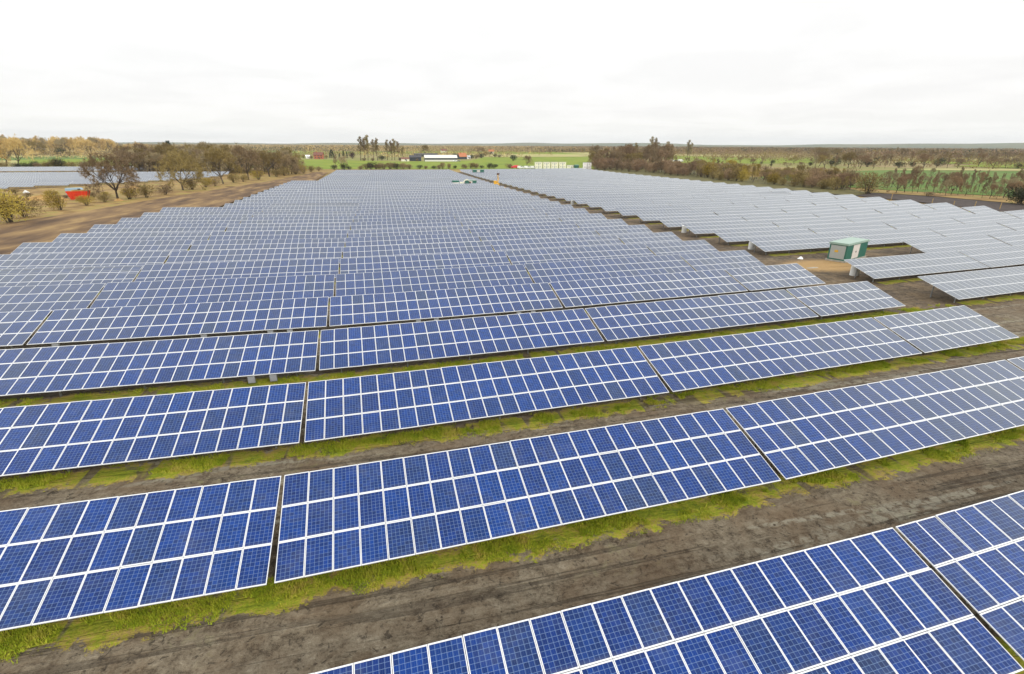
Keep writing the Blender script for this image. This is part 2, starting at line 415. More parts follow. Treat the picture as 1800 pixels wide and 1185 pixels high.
def sheet(name, pts, m, lift=.05, cell=25):
    """a ground polygon (plan points) cut along a grid and laid on the terrain"""
    bm = bmesh.new(); bm.faces.new([bm.verts.new((p[0], p[1], 0)) for p in pts])
    x0, x1 = min(p[0] for p in pts), max(p[0] for p in pts); y0, y1 = min(p[1] for p in pts), max(p[1] for p in pts)
    for ax, lo, hi, base in ((0, x0, x1, GX), (1, y0, y1, GY)):
        cuts = set(base); k = math.ceil(lo/cell)
        n = 0
        while k*cell < hi and n < 60: cuts.add(k*cell); k += 1; n += 1
        for c in cuts:
            if lo < c < hi:
                co = (c, 0, 0) if ax == 0 else (0, c, 0); no = (1, 0, 0) if ax == 0 else (0, 1, 0)
                bmesh.ops.bisect_plane(bm, geom=bm.verts[:]+bm.edges[:]+bm.faces[:], plane_co=co, plane_no=no)
    for v in bm.verts: v.co.z = gz(v.co.x, v.co.y)+lift
    bmesh.ops.recalc_face_normals(bm, faces=bm.faces)
    if bm.faces and sum(f.normal.z for f in bm.faces) < 0: bmesh.ops.reverse_faces(bm, faces=bm.faces)
    me = bpy.data.meshes.new(name); bm.to_mesh(me); bm.free(); me.materials.append(m)
    return tag(link(bpy.data.objects.new(name, me)), kind='structure')
def pix(*q): return [tuple(at(*p)[:2]) for p in q]

# ------------------------------------------------------------------ solar tables
def ordinal(n):
    base = ['', 'first', 'second', 'third', 'fourth', 'fifth', 'sixth', 'seventh', 'eighth', 'ninth', 'tenth', 'eleventh', 'twelfth', 'thirteenth', 'fourteenth', 'fifteenth', 'sixteenth', 'seventeenth', 'eighteenth', 'nineteenth']
    if n < 20: return base[n]
    t = {2: ('twentieth', 'twenty'), 3: ('thirtieth', 'thirty'), 4: ('fortieth', 'forty')}[n//10]
    return t[0] if n % 10 == 0 else t[1]+'-'+base[n % 10]
FW, FV, FT = .027, .043, .04                   # frame width along and across the row, thickness
MP = SL/3
def module_mesh():
    w, h = .985, MP-.018
    mb = MB()
    z1 = FT
    mb.box(0, 0, 0, w, FV, z1, 1); mb.box(0, h-FV, 0, w, h, z1, 1)
    mb.box(0, FV, 0, FW, h-FV, z1, 1); mb.box(w-FW, FV, 0, w, h-FV, z1, 1)
    mb.face([(FW, FV, z1-.006), (w-FW, FV, z1-.006), (w-FW, h-FV, z1-.006), (FW, h-FV, z1-.006)], 0, [(0, 0), (1, 0), (1, 1), (0, 1)])
    mb.face([(FW, h-FV, .006), (w-FW, h-FV, .006), (w-FW, FV, .006), (FW, FV, .006)], 1)
    return mb.mesh('solar_module', [M['glass'], M['alu']], uv=True)
ct, st_ = math.cos(TILT), math.sin(TILT)
TM = Matrix.Translation((0, 0, LOW)) @ Matrix.Rotation(TILT, 4, 'X')
def array_mesh(n):
    mb = MB(); t = FT
    mb.face([(0, 0, t), (n, 0, t), (n, SL, t), (0, SL, t)], 0, [(0, 0), (n, 0), (n, 3), (0, 3)])
    mb.face([(0, 0, 0), (0, SL, 0), (n, SL, 0), (n, 0, 0)], 1)
    for a, b in (((0, 0), (n, 0)), ((n, 0), (n, SL)), ((n, SL), (0, SL)), ((0, SL), (0, 0))):
        mb.face([(*a, 0), (*b, 0), (*b, t), (*a, t)], 1)
    return mb.mesh('panel_array', [M['panel'], M['alu']], uv=True)
def post_xs(n): return [1.4+k*(n-2.8)/max(1, round((n-2.8)/4.8)) for k in range(max(1, round((n-2.8)/4.8))+1)]
def rail(mb, n):
    for v in (.38, 1.2, 1.97, 2.8, 3.57, 4.4): mb.box(.03, v-.03, -.08, n-.05, v+.03, -.003, 0, TM)
def front_post(mb, x): mb.box(x-.05, 1.02, -.6, x+.05, 1.10, LOW+1.06*math.tan(TILT)-.12)
def rear_post(mb, x):
    mb.box(x-.05, 3.42, -.6, x+.05, 3.50, LOW+3.46*math.tan(TILT)-.12)
    mb.tube((x, 1.12, .45), (x, 3.42, LOW+3.4*math.tan(TILT)-.2), .03, .03, 4)
def beam(mb, x): mb.box(x-.04, .25, -.17, x+.04, SL-.25, -.085, 0, TM)
def support_mesh(n):
    mb = MB(); rail(mb, n)
    for x in post_xs(n): front_post(mb, x); rear_post(mb, x); beam(mb, x)
    return mb.mesh('support_frame', M['steel'])
ARR = {n: array_mesh(n) for n in (22, 11)}
SUP = {n: support_mesh(n) for n in (22, 11)}
MOD = module_mesh()
mbf = MB(); front_post(mbf, 0); FPOST = mbf.mesh('front_post', M['steel'])
mbr = MB(); rear_post(mbr, 0); beam(mbr, 0); RPOST = mbr.mesh('rear_post', M['steel'])
RAIL = {}
for n in (22, 11):
    mb = MB(); rail(mb, n); RAIL[n] = mb.mesh('mounting_rails', M['steel'])

tables = []                                     # (x0, y0, n, label, group, near)
LBL_MAIN = 'rows of solar tables in the main field'
LBL_R = 'rows of solar tables beyond the middle track'
LBL_L = 'rows of solar tables beyond the bare trees'
def add_table(x0, Y, n, label, group, near=False, cv=True):
    tables.append(dict(x=x0, Y=Y, n=n, label=label, group=group, near=near, cv=cv))
for k in range(NROW):
    Y, X0 = YR[k], XR[k]
    rown = ordinal(k+1)
    spans = [(X0+2*PW, 11), (X0+PW, 22), (X0, 22), (X0-PW, 22)]
    if k <= 13: spans.append((X0-2*PW, 22))
    elif Y < 262: spans.append((X0-PW-11-GAP, 11))
    for q, (x0, n) in enumerate(spans):
        if q == 0: lab = f'short blue solar table at the track end of the {rown} row from the camera'
        else: lab = f'blue solar table in the {rown} row from the camera, {ordinal(q+1)} from the middle track'
        add_table(x0, Y, n, lab, LBL_MAIN, near=(k <= 4))
for k in range(3, NROW):
    x0 = 58.2
    for q in range(5):
        n = 22 if q < 4 else 11
        xx = x0+q*PW
        if k == 5:
            if q == 0: continue
            xx += 1.6
        add_table(xx, YR[k], n, f'pale reflecting solar table beyond the track, {ordinal(k-2)} row there, {ordinal(q+1)} from the track', LBL_R)
# the field behind the bare trees: straight rows, stepped ends
LEFT_END = [(236, -134), (246, -131), (256, -124), (266, -119), (276, -112), (286, -106), (296, -100), (306, -95), (316, -92), (326, -90), (336, -88), (346, -88), (356, -88)]
LEFT_END += [(410, -150), (418, -150), (428, -150), (438, -165)]
for k, (Y, xe) in enumerate(LEFT_END):
    for q in range(8):
        add_table(xe-(q+1)*PW, Y, 22, f'distant grey solar table behind the bare trees, {ordinal(k+1)} row there, {ordinal(q+1)} from their row end', LBL_L, cv=False)
def table_frame(t):
    x0, n = t['x'], t['n']
    cv = curve if t['cv'] else (lambda x: 0.0)
    ya, yb = t['Y']+cv(x0), t['Y']+cv(x0+n)
    za, zb = tz(x0, ya+2.3), tz(x0+n, yb+2.3)
    return Vector((x0, ya, za-LOW)), math.atan2(yb-ya, n), math.atan2(zb-za, n)
def table_px(t):
    o, h, s = table_frame(t)
    m = Matrix.Translation(o) @ Matrix.Rotation(h, 4, 'Z') @ Matrix.Rotation(-s, 4, 'Y') @ TM
    q = [project(m @ Vector(p)) for p in ((0, 0, 0), (t['n'], 0, 0), (t['n'], SL, 0), (0, SL, 0))]
    if any(p is None for p in q): return 0 if all(p is None for p in q) else 1e4
    vis = [p for p in q if -5 < p[0] < 1805 and -5 < p[1] < 1190]
    cx = sum(p[0] for p in q)/4
    if not vis and not (0 < cx < 1800) and not (min(p[0] for p in q) < 0 and max(p[0] for p in q) > 1800): return 0
    if max(p[0] for p in q) < 2 or min(p[0] for p in q) > 1798 or min(p[1] for p in q) > 1183: return 0
    return abs(sum(q[i][0]*q[(i+1) % 4][1]-q[(i+1) % 4][0]*q[i][1] for i in range(4)))/2
for t in tables: t['area'] = table_px(t)
tables = [t for t in tables if t['area'] > 0]
tables.sort(key=lambda t: -t['area'])
rest = MB()
for i, t in enumerate(tables):
    o, h, s = table_frame(t); n = t['n']
    if i < 300:
        r = empty('solar_table', o); r.rotation_euler = (0, -s, h)
        tag(r, t['label'], 'solar table', t['group'])
        jr = random.Random(i*13+5)
        if t['near']:
            for c in range(n):
                for v in range(3):
                    m = link(bpy.data.objects.new('solar_module', MOD), r)
                    m.matrix_local = TM @ Matrix.Translation((c+.0075+jr.uniform(-.003, .003), v*MP+.009, jr.uniform(-.003, .003))) @ Matrix.Rotation(jr.gauss(0, .006), 4, 'X') @ Matrix.Rotation(jr.gauss(0, .006), 4, 'Y')
            link(bpy.data.objects.new('mounting_rails', RAIL[n]), r)
            for x in post_xs(n):
                for nm, me_ in (('front_post', FPOST), ('rear_post', RPOST)):
                    p = link(bpy.data.objects.new(nm, me_), r); p.location = (x, 0, 0)
        else:
            a = link(bpy.data.objects.new('panel_array', ARR[n]), r)
            a.matrix_local = TM @ Matrix.Rotation(jr.gauss(0, .007), 4, 'X') @ Matrix.Rotation(jr.gauss(0, .0012), 4, 'Y')
            link(bpy.data.objects.new('support_frame', SUP[n]), r)
    else:
        m = Matrix.Translation(o) @ Matrix.Rotation(h, 4, 'Z') @ Matrix.Rotation(-s, 4, 'Y') @ TM
        k3 = 3*(i % 50)
        rest.face([m @ Vector(p) for p in ((0, 0, FT), (n, 0, FT), (n, SL, FT), (0, SL, FT))], 0, [(k3*22, k3), (k3*22+n, k3), (k3*22+n, k3+3), (k3*22, k3+3)])
        rest.face([m @ Vector(p) for p in ((0, 0, 0), (0, SL, 0), (n, SL, 0), (n, 0, 0))], 1)
        for a, b in (((0, 0), (n, 0)), ((n, 0), (n, SL)), ((n, SL), (0, SL)), ((0, SL), (0, 0))):
            rest.face([m @ Vector(p) for p in ((*a, 0), (*b, 0), (*b, FT), (*a, FT))], 1)
        for x in post_xs(n):
            mm = Matrix.Translation(o) @ Matrix.Rotation(h, 4, 'Z')
            rest.box(x-.05, 1.02, -.6, x+.05, 1.1, 1.0, 1, mm); rest.box(x-.05, 3.42, -.6, x+.05, 3.5, 1.75, 1, mm)
ib = MB(); ib.box(-.22, -.02, .28, .22, .16, .74); ib.box(-.16, -.05, .34, .16, -.022, .56); IBOX = ib.mesh('inverter_box', mat('inverter_grey', (.26, .27, .28), .5))
for px, py in ((453, 662), (490, 658), (485, 581), (518, 578), (733, 563), (763, 560), (902, 549), (926, 547), (118, 609), (372, 590)):
    P = at(px, py); yc = P.y-curve(P.x)
    k = min(range(NROW), key=lambda q: abs(YR[q]-yc-.0))
    for o in [q for q in col.objects if q.name.startswith('solar_table') and q.parent is None]:
        lx = P.x-o.location.x
        if abs(o.location.y-YR[k]-curve(o.location.x)) < .6 and 0 < lx < 22:
            b_ = link(bpy.data.objects.new('inverter_box', IBOX), o); b_.location = (lx, 0, 0); break
if rest.f:
    tag(rest.build('far_solar_tables', [M['panel'], M['alu']], uv=True), 'farthest grey solar tables merging into one sheet at the back of the fields', 'solar tables', kind='stuff')

#@@PART2
# ------------------------------------------------------------------ ground sheets around the field
sheet('dirt_track', [(-54.5, 60), (-54.3, 146.6), (-44.5, 146.7), (-44.3, 268), (-32.5, 268.5), (-33, 392), (-41, 400), (-52, 320), (-62, 250), (-70, 190), (-74, 150), (-80, 110), (-84, 60)], M['track'], .06, 20)
sheet('pasture', pix((540, 297.5), (1046, 297), (1046, 275), (985, 273), (870, 271), (828, 282.5), (700, 284), (560, 280.5), (420, 282)), M['field'], .08, 40)
sheet('upper_pasture', pix((872, 271.2), (1046, 275.2), (1046, 266), (960, 264.8), (880, 266.5)), M['field'], .1, 60)
sheet('left_meadow', pix((-60, 294), (-60, 272), (120, 270.5), (420, 274), (420, 281.5), (330, 290), (120, 294)), M['field_pale'], .08, 60)
sheet('left_meadow_green', pix((30, 292), (30, 281), (240, 279), (330, 286), (230, 292)), M['field'], .16, 60)
sheet('far_pasture', pix((1170, 288.5), (1168, 274), (1300, 272.5), (1430, 275.5), (1430, 287)), M['field'], .1, 60)
sheet('planted_field', pix((1330, 312), (1420, 303), (1560, 299.5), (1890, 302), (1890, 352), (1600, 336.5), (1480, 329)), M['field_dark'], .1, 20)
M['rough'] = noisy('rough_grass', [(.3, (.05, .045, .018)), (.5, (.10, .09, .03)), (.7, (.16, .13, .04))], .25, bs=.5, bd=.5, detail=9)
sheet('belt_ground', pix((1044, 300.2), (1110, 308), (1180, 314), (1297, 327), (1420, 337), (1500, 345), (1530, 340), (1480, 329), (1330, 312), (1190, 296), (1170, 288.5), (1046, 288)), M['rough'], .12, 20)
sheet('stubble_edge', pix((1560, 299.0), (1890, 301.4), (1890, 298.5), (1640, 296.5)), M['field_pale'], .2, 30)
sheet('earth_bank', pix((1490, 343), (1620, 356), (1890, 386), (1890, 366), (1800, 360), (1640, 345.5), (1520, 338.5)), M['bank'], .07, 12)
sheet('grass_edge', pix((1520, 338.2), (1640, 345.2), (1800, 359.5), (1890, 366), (1890, 353), (1760, 347), (1600, 337)), M['verge'], .13, 12)

fr = random.Random(21)
for k in range(26):
    az = R(-36+k*3.9+fr.uniform(-1.5, 1.5)); D = fr.choice([820, 950, 1150, 1400, 1800, 2300])*fr.uniform(.93, 1.07)
    if R(-6) < az < R(11) and D < 1000: D += 500
    cx, cy = D*math.sin(az), D*math.cos(az); w, d = D*fr.uniform(.07, .13), D*fr.uniform(.06, .14); a_ = fr.gauss(-az, .25)
    q = [(cx+u*w*math.cos(a_)-v_*d*math.sin(a_), cy+u*w*math.sin(a_)+v_*d*math.cos(a_)) for u, v_ in ((-1, -1), (1, -.9), (1.05, 1), (-.95, .9))]
    sheet('far_field', q, M[fr.choice(['field', 'field', 'field_dark', 'field_pale'])], .12+.01*k, 80)

# ------------------------------------------------------------------ trees and bushes
def twig(name, base, var):
    m = mat(name, base, .9, spec=.1); t, Nn, L, b = nodes(m)
    oi = Nn('ShaderNodeObjectInfo'); n = noise(t, pos(t), .45, 3, .6)
    hs = Nn('ShaderNodeHueSaturation'); hs.inputs['Color'].default_value = (*base, 1)
    v = math_(t, 'MULTIPLY_ADD', oi.outputs['Random'], var, 1-var*.5)
    v = math_(t, 'MULTIPLY', v, math_(t, 'MULTIPLY_ADD', n, .8, .60))
    L(v, hs.inputs['Value']); L(math_(t, 'MULTIPLY_ADD', oi.outputs['Random'], .012, .495), hs.inputs['Hue'])
    L(hs.outputs[0], b.inputs['Base Color']); return m
TW = dict(olive=twig('olive_twigs', (.22, .165, .065), .5), gold=twig('sunlit_gold_twigs', (.52, .375, .165), .35), red=twig('russet_twigs', (.25, .168, .10), .4),  # golden twig colour has the sunlight on the far wood painted in
          brown=twig('brown_twigs', (.215, .155, .09), .45), grey=twig('grey_twigs', (.30, .245, .145), .4), dark=twig('dark_leaves', (.045, .05, .028), .4), tan=twig('tan_twigs', (.36, .27, .15), .4), fargreen=twig('far_evergreen', (.055, .065, .045), .4),
          yew=twig('evergreen_needles', (.016, .038, .024), .3), scrub=twig('scrub_leaves', (.32, .24, .05), .5), plum=twig('plum_twigs', (.085, .05, .055), .3))
def sliver(mb, P, d, ln, w, rr):
    s = d.orthogonal(); s.rotate(Matrix.Rotation(rr.uniform(0, 6.28), 3, d)); s.normalize()
    mb.face([P-s*w*.5, P+s*w*.5, P+d*ln])
def rvec(rr):
    while True:
        v = Vector((rr.uniform(-1, 1), rr.uniform(-1, 1), rr.uniform(-1, 1)))
        if .05 < v.length < 1: return v.normalized()
MESH = {}
def bare_tree(kind, seed):
    """unit-height leafless tree: trunk with limbs, crown of branches and twigs.  kind: round, tall, low"""
    key = ('bare', kind, seed)
    if key in MESH: return MESH[key]
    rr = random.Random(seed*31+len(kind)); tr, cr = MB(), MB()
    fork, spread, up, nl = {'round': (.20, .95, .55, 6), 'tall': (.20, .42, 1.0, 6), 'low': (.13, 1.25, .30, 7)}[kind]
    lean = Vector((rr.uniform(-.05, .05), rr.uniform(-.05, .05), 0))
    top = Vector((0, 0, fork))+lean
    tr.tube((0, 0, -.03), top*.5+Vector((0, 0, .0)), .026, .021, 6); tr.tube(top*.5, top, .021, .017, 6)
    def grow(P, d, ln, r, lev):
        steps = 2; a = P
        for q in range(steps):
            d = (d+rvec(rr)*.28+Vector((0, 0, .10))).normalized(); b = a+d*(ln/steps)
            (tr if lev <= 1 else cr).tube(a, b, r*(1-.25*q), r*(1-.25*(q+1)), 4 if lev <= 1 else 3)
            if lev >= 2:
                for _ in range(4): sliver(cr, a+(b-a)*rr.random(), (d*.5+rvec(rr)).normalized(), rr.uniform(.04, .085), .0065, rr)
            a = b
        if lev == 3:
            for _ in range(17): sliver(cr, a, (d*.6+rvec(rr)*.9).normalized(), rr.uniform(.035, .10), .0062, rr)
            return
        for q in range(3 if lev else 4):
            nd = (d*.75+rvec(rr)*.75).normalized(); grow(a, nd, ln*rr.uniform(.58, .76), r*.5, lev+1)
    if kind == 'tall':
        ax = top
        for q in range(7):
            nx_ = ax+Vector((rr.uniform(-.02, .02), rr.uniform(-.02, .02), .10)); tr.tube(ax, nx_, .016-.0018*q, .0142-.0018*q, 5)
            for _ in range(2):
                a = rr.uniform(0, 6.28); grow(nx_, Vector((math.cos(a)*.6, math.sin(a)*.6, .8)).normalized(), .155-.010*q, .007, 1)
            ax = nx_
    else:
        for q in range(nl):
            a = 6.28*q/nl+rr.uniform(-.4, .4); e = rr.uniform(.3, 1.0)
            d = Vector((math.cos(a)*spread*e, math.sin(a)*spread*e, up+.55*(1-e))).normalized()
            grow(top*rr.uniform(.75, 1), d, .27*rr.uniform(.85, 1.15), .013, 0)
    zmax = max(v[2] for v in cr.v)
    for q in (tr, cr): q.v = [(x/zmax, y/zmax, z/zmax) for x, y, z in q.v]
    MESH[key] = (tr, cr); return MESH[key]
def bush(seed, dense=1500):
    key = ('bush', seed, dense)
    if key in MESH: return MESH[key]
    rr = random.Random(seed*77+1); st, lf = MB(), MB()
    lobes = [(Vector((rr.uniform(-.32, .32), rr.uniform(-.32, .32), rr.uniform(.32, .58))), rr.uniform(.24, .42)) for _ in range(7)]
    for _ in range(9):
        a = rr.uniform(0, 6.28); st.tube((.05*math.cos(a), .05*math.sin(a), -.05), (.42*math.cos(a)*rr.random(), .42*math.sin(a)*rr.random(), rr.uniform(.5, .85)), .016, .006, 3)
    for _ in range(dense):
        c, r = rr.choice(lobes); v = rvec(rr); P = c+v*r*rr.uniform(.35, 1.02)
        if P.z < 0: P.z = rr.uniform(0, .1)
        sliver(lf, P, (v+rvec(rr)*.8+Vector((0, 0, .3))).normalized(), rr.uniform(.05, .13), .024, rr)
    zmax = max(v[2] for v in lf.v)
    for q in (st, lf): q.v = [(x/zmax, y/zmax, z/zmax) for x, y, z in q.v]
    MESH[key] = (st, lf); return MESH[key]
def conifer(seed):
    key = ('con', seed)
    if key in MESH: return MESH[key]
    rr = random.Random(seed); tr, cr = MB(), MB()
    tr.tube((0, 0, -.02), (0, 0, .95), .03, .004, 5)
    for _ in range(1100):
        z = rr.uniform(.06, .98); r = .30*(1-z)**.75*rr.uniform(.55, 1.05)+.01; a = rr.uniform(0, 6.28)
        sliver(cr, Vector((r*math.cos(a), r*math.sin(a), z)), (Vector((math.cos(a), math.sin(a), -.25))+rvec(rr)*.6).normalized(), rr.uniform(.05, .1), .035, rr)
    MESH[key] = (tr, cr); return MESH[key]
PLANTED = {}
QUEUE = []
def plant(kind, xy, H, tw, label, cat='tree', group=None, wid=1.0, seed=0, rz=None):
    QUEUE.append((kind, (xy[0], xy[1]), H, tw, label, cat, group, wid, seed, rng.uniform(0, 6.28) if rz is None else rz))
def plant_now(kind, xy, H, tw, label, cat, group, wid, seed, rz):
    x, y = xy[0], xy[1]
    if kind == 'bush': A, B = bush(seed % 4); nm, p1, p2 = 'bush', 'stems', 'foliage'
    elif kind == 'conifer': A, B = conifer(seed % 2); nm, p1, p2 = 'conifer', 'trunk', 'crown'
    else: A, B = bare_tree(kind, seed % 3); nm, p1, p2 = 'bare_tree', 'trunk', 'crown'
    key = (kind, seed % (4 if kind == 'bush' else 2 if kind == 'conifer' else 3), tw)
    if key not in PLANTED: PLANTED[key] = (A.mesh(p1, M['bark']), B.mesh(p2, TW[tw]))
    r = empty(nm, (x, y, gz(x, y)), rng.uniform(0, 6.28) if rz is None else rz)
    r.scale = (H*wid, H*wid, H)
    tag(r, label, cat, group)
    for n_, me_ in zip((p1, p2), PLANTED[key]): link(bpy.data.objects.new(n_, me_), r)
    return r
def P2(px, py): return at(px, py)

# left side: the line of bare trees along the earth track
plant('low', P2(207, 349), 16.5, 'brown', 'wide bare tree with forked crooked trunk beside the red skip', seed=0, wid=.72, rz=2.2)
plant('low', P2(322, 334), 16.5, 'olive', 'bare spreading tree by the earth track, second in line from the red skip', seed=1, wid=.80)
plant('round', P2(393, 323), 17.5, 'olive', 'bare round-headed tree by the earth track, third in line from the red skip', seed=2, wid=.85)
plant('round', P2(437, 316), 18.5, 'brown', 'bare tree by the earth track, fourth in line from the red skip', seed=0, wid=.85)
plant('round', P2(474, 310), 17, 'olive', 'bare tree near the far end of the earth track, fifth from the red skip', seed=1, wid=.95)
plant('low', P2(507, 306), 14, 'brown', 'low bare tree at the far end of the earth track, sixth from the red skip', seed=2, wid=.9)
for i, (px, py, h, w, c) in enumerate([(228, 350, 4.2, 1.1, 'scrub'), (258, 347, 5.2, 1.1, 'olive'), (290, 342, 4.0, 1.3, 'brown'), (338, 333, 5.0, 1.1, 'olive'), (362, 329, 4.5, 1.2, 'scrub'), (378, 327, 4.5, 1.2, 'brown'),
                                       (412, 321, 5.0, 1.2, 'olive'), (428, 319, 4.0, 1.2, 'olive'), (455, 315, 5.5, 1.3, 'scrub'), (486, 310, 5.0, 1.4, 'olive'), (500, 308, 6, 1.3, 'olive'), (520, 305.5, 6, 1.4, 'brown'), (534, 304, 6, 1.3, 'scrub'), (547, 302, 5, 1.3, 'olive'), (560, 300.5, 3.6, 1.4, 'brown')]):
    plant('bush', P2(px, py), h, c, 'scrubby bush at the foot of the bare tree line along the earth track', 'bush', 'scrub along the earth track', w, i)
plant('bush', P2(18, 391), 7.5, 'scrub', 'large yellowish bush at the edge of the earth track, nearest on that side', 'bush', None, 1.2, 1)
plant('bush', P2(46, 381), 5.5, 'olive', 'olive bush beside the large yellowish one near the track edge', 'bush', None, 1.2, 2)
plant('bush', P2(106, 369), 5.5, 'scrub', 'yellow-green bush standing alone in front of the red skip', 'bush', None, .85, 3)
plant('bush', P2(152, 361), 3.2, 'scrub', 'small yellow-green bush just below the red skip', 'bush', None, 1.2, 0)
plant('bush', P2(-14, 372), 6.5, 'scrub', 'yellowish bush cut by the picture edge beside the earth track', 'bush', None, 1.2, 0)
plant('bush', P2(184, 355), 3.0, 'olive', 'small olive bush under the wide crooked tree', 'bush', None, 1.3, 1)
for i in range(9):
    plant('bush', P2(10+i*22+rng.uniform(-8, 8), 343+rng.uniform(-4, 6)), rng.uniform(1.2, 2.2), rng.choice(['scrub', 'brown', 'olive']), 'low dry shrub on the rough ground around the red skip', 'bush', 'low shrubs by the red skip', 1.5, i)
# the thicket behind the second array
n = 0
for py, H in ((305, 15), (302.5, 17), (300.5, 18.5), (299, 19.5)):
    x = 222+rng.uniform(0, 12)
    while x < 520:
        hh = H*rng.uniform(.82, 1.08)*(1.0 if x < 440 else .82)
        plant(rng.choice(['round', 'round', 'low']), P2(x, py+rng.uniform(-.6, .6)), hh, rng.choice(['olive', 'olive', 'brown', 'grey']), 'leafless tree in the brown thicket behind the line of bare trees', 'tree', 'brown thicket trees', .8, n); n += 1
        x += rng.uniform(12, 20)
plant('conifer', P2(305, 299), 20, 'yew', 'dark conifer tip rising out of the brown thicket', 'tree', None, .7, 0)
# far left: big golden trees, dark bushes, sunny wood
for i, (px, py, H, w) in enumerate([(-12, 293, 27, .8), (12, 292, 26, .75), (33, 293, 23, .7)]):
    plant('round', P2(px, py), H, 'gold', ['tall golden bare tree cut by the picture edge behind the second array', 'tall golden bare tree next to the picture edge behind the second array', 'smaller golden bare tree beside the two tall ones behind the second array'][i], 'tree', None, w, i)
for i, (px, py, h, c) in enumerate([(8, 297, 6, 'olive'), (30, 297, 5, 'dark'), (44, 297, 5, 'dark'), (58, 297, 6, 'dark'), (72, 297, 5, 'brown'), (86, 297, 6, 'olive'), (100, 297, 8, 'olive'), (112, 297, 8, 'dark'), (130, 297.5, 6, 'olive'), (150, 298, 7, 'brown'), (172, 298, 6, 'olive'), (190, 298, 7, 'olive')]):
    plant('bush', P2(px, py), h, c, 'dark bush in the hedge along the back of the second array', 'bush', 'hedge bushes behind the second array', 1.4, i)
plant('round', P2(62, 274), 24, 'olive', 'round olive bare tree standing before the golden wood', 'tree', None, .8, 1)
plant('bush', P2(107, 275), 13, 'dark', 'dark round bush before the golden wood', 'bush', None, 1.0, 2)
n = 0
for py, H in ((272.5, 25), (271, 27), (269.8, 29)):
    x = -30+rng.uniform(0, 8)
    while x < 262:
        hh = H*rng.uniform(.8, 1.1)*(1.0 if x < 200 else .72)
        plant(rng.choice(['round', 'tall', 'round']), P2(x, py), hh, rng.choice(['gold', 'gold', 'grey']), 'leafless tree in the sunny golden wood on the skyline', 'tree', 'golden wood trees', .75, n); n += 1
        x += rng.uniform(8, 14)
for i in range(26):
    plant('bush', P2(-20+i*10.5+rng.uniform(-3, 3), 273.6+rng.uniform(-.6, .4)), rng.uniform(6, 11), rng.choice(['gold', 'gold', 'grey', 'olive']), 'golden undergrowth bush along the foot of the sunny wood on the skyline', 'bush', 'undergrowth of the golden wood', 1.5, i)
# far edge of the arrays
for i, (px, py, h, w, c, k) in enumerate([(592, 298, 13, .6, 'grey', 'tall'), (601, 298, 12, .7, 'grey', 'round')]):
    plant(k, P2(px, py), h, c, ['thin pale bare tree at the back edge of the main field', 'rounder pale bare tree at the back edge of the main field'][i], 'tree', None, w, i)
for i, (px, py, h, w, c) in enumerate([(588, 298, 4, 1.2, 'dark'), (605, 298.5, 5.5, 1.2, 'dark'), (614, 298.3, 3, 1.3, 'dark'), (634, 298, 3, 1.6, 'brown'), (645, 297.8, 5, 1.5, 'brown'), (652, 297.6, 6.5, 1.3, 'dark'), (662, 297.5, 4.5, 1.7, 'brown'), (674, 297.5, 5.5, 1.7, 'brown'),
                                       (686, 297.5, 6, 1.5, 'brown'), (698, 297.4, 5.5, 1.5, 'dark'), (709, 297.2, 5.5, 1.6, 'brown'), (720, 297, 4, 1.6, 'brown'), (738, 297, 3.5, 1.4, 'dark'), (748, 297, 3, 1.4, 'brown'), (763, 297, 3, 1.4, 'dark'), (772, 297, 3.5, 1.4, 'brown'),
                                       (778, 296.8, 6, .7, 'brown'), (789, 296.8, 5, .9, 'brown'), (800, 296.5, 3, 1.3, 'dark'), (818, 296.4, 4, 1.5, 'brown'), (828, 296.4, 5.5, 1.2, 'olive'), (836, 296.4, 5, 1.4, 'brown'), (847, 296.2, 3, 1.4, 'dark'), (860, 296.2, 5, 1.2, 'dark'), (868, 296.2, 4, 1.6, 'dark'), (896, 296, 4.5, 1.5, 'brown')]):
    plant('bush', P2(px, py), h, c, 'dark bush in the hedge closing the back of the fields before the green pasture', 'bush', 'hedge bushes before the pasture', w, i)
plant('bush', P2(902, 283), 8.5, 'yew', 'dark round evergreen bush alone in the green pasture', 'bush', None, 1.0, 0)
plant('round', P2(926, 292.5), 10.5, 'brown', 'round brown bare tree in the pasture beside the cream cabins', 'tree', None, .95, 2)
# around the farm
for i, (px, H, w, c) in enumerate([(634, 28, .55, 'olive'), (642, 27, .5, 'brown'), (647, 30, .5, 'olive'), (656, 25, .5, 'grey'), (664, 27, .5, 'olive')]):
    plant('tall', P2(px, 282), H, c, 'tall bare tree in the open clump left of the farm, by the conifers', 'tree', 'tall clump by the conifers', w*1.5, i)
for i, (px, H, w, c) in enumerate([(681, 25, .5, 'olive'), (689, 24, .5, 'brown'), (694, 26, .5, 'olive'), (702, 23, .55, 'brown'), (709, 17, .6, 'olive')]):
    plant('tall', P2(px, 281.5), H, c, 'tall bare tree in the open clump between the farm barns and the taller clump', 'tree', 'tall clump by the barns', w*1.5, i)
plant('conifer', P2(583.5, 278), 11.5, 'yew', 'dark cone-shaped conifer beside the red brick house', 'tree', None, 1.1, 0)
for i, (px, H) in enumerate([(597, 7.5), (604.5, 10.5), (610, 9)]):
    plant('conifer', P2(px, 278.5), H, 'yew', ['short dark conifer between the cone conifer and the plum tree', 'taller slim dark conifer left of the plum-coloured tree', 'slim dark conifer touching the plum-coloured tree'][i], 'tree', None, .6, i)
plant('bush', P2(620, 279), 11, 'plum', 'plum-brown round tree beside the dark conifers', 'tree', None, .85, 1)
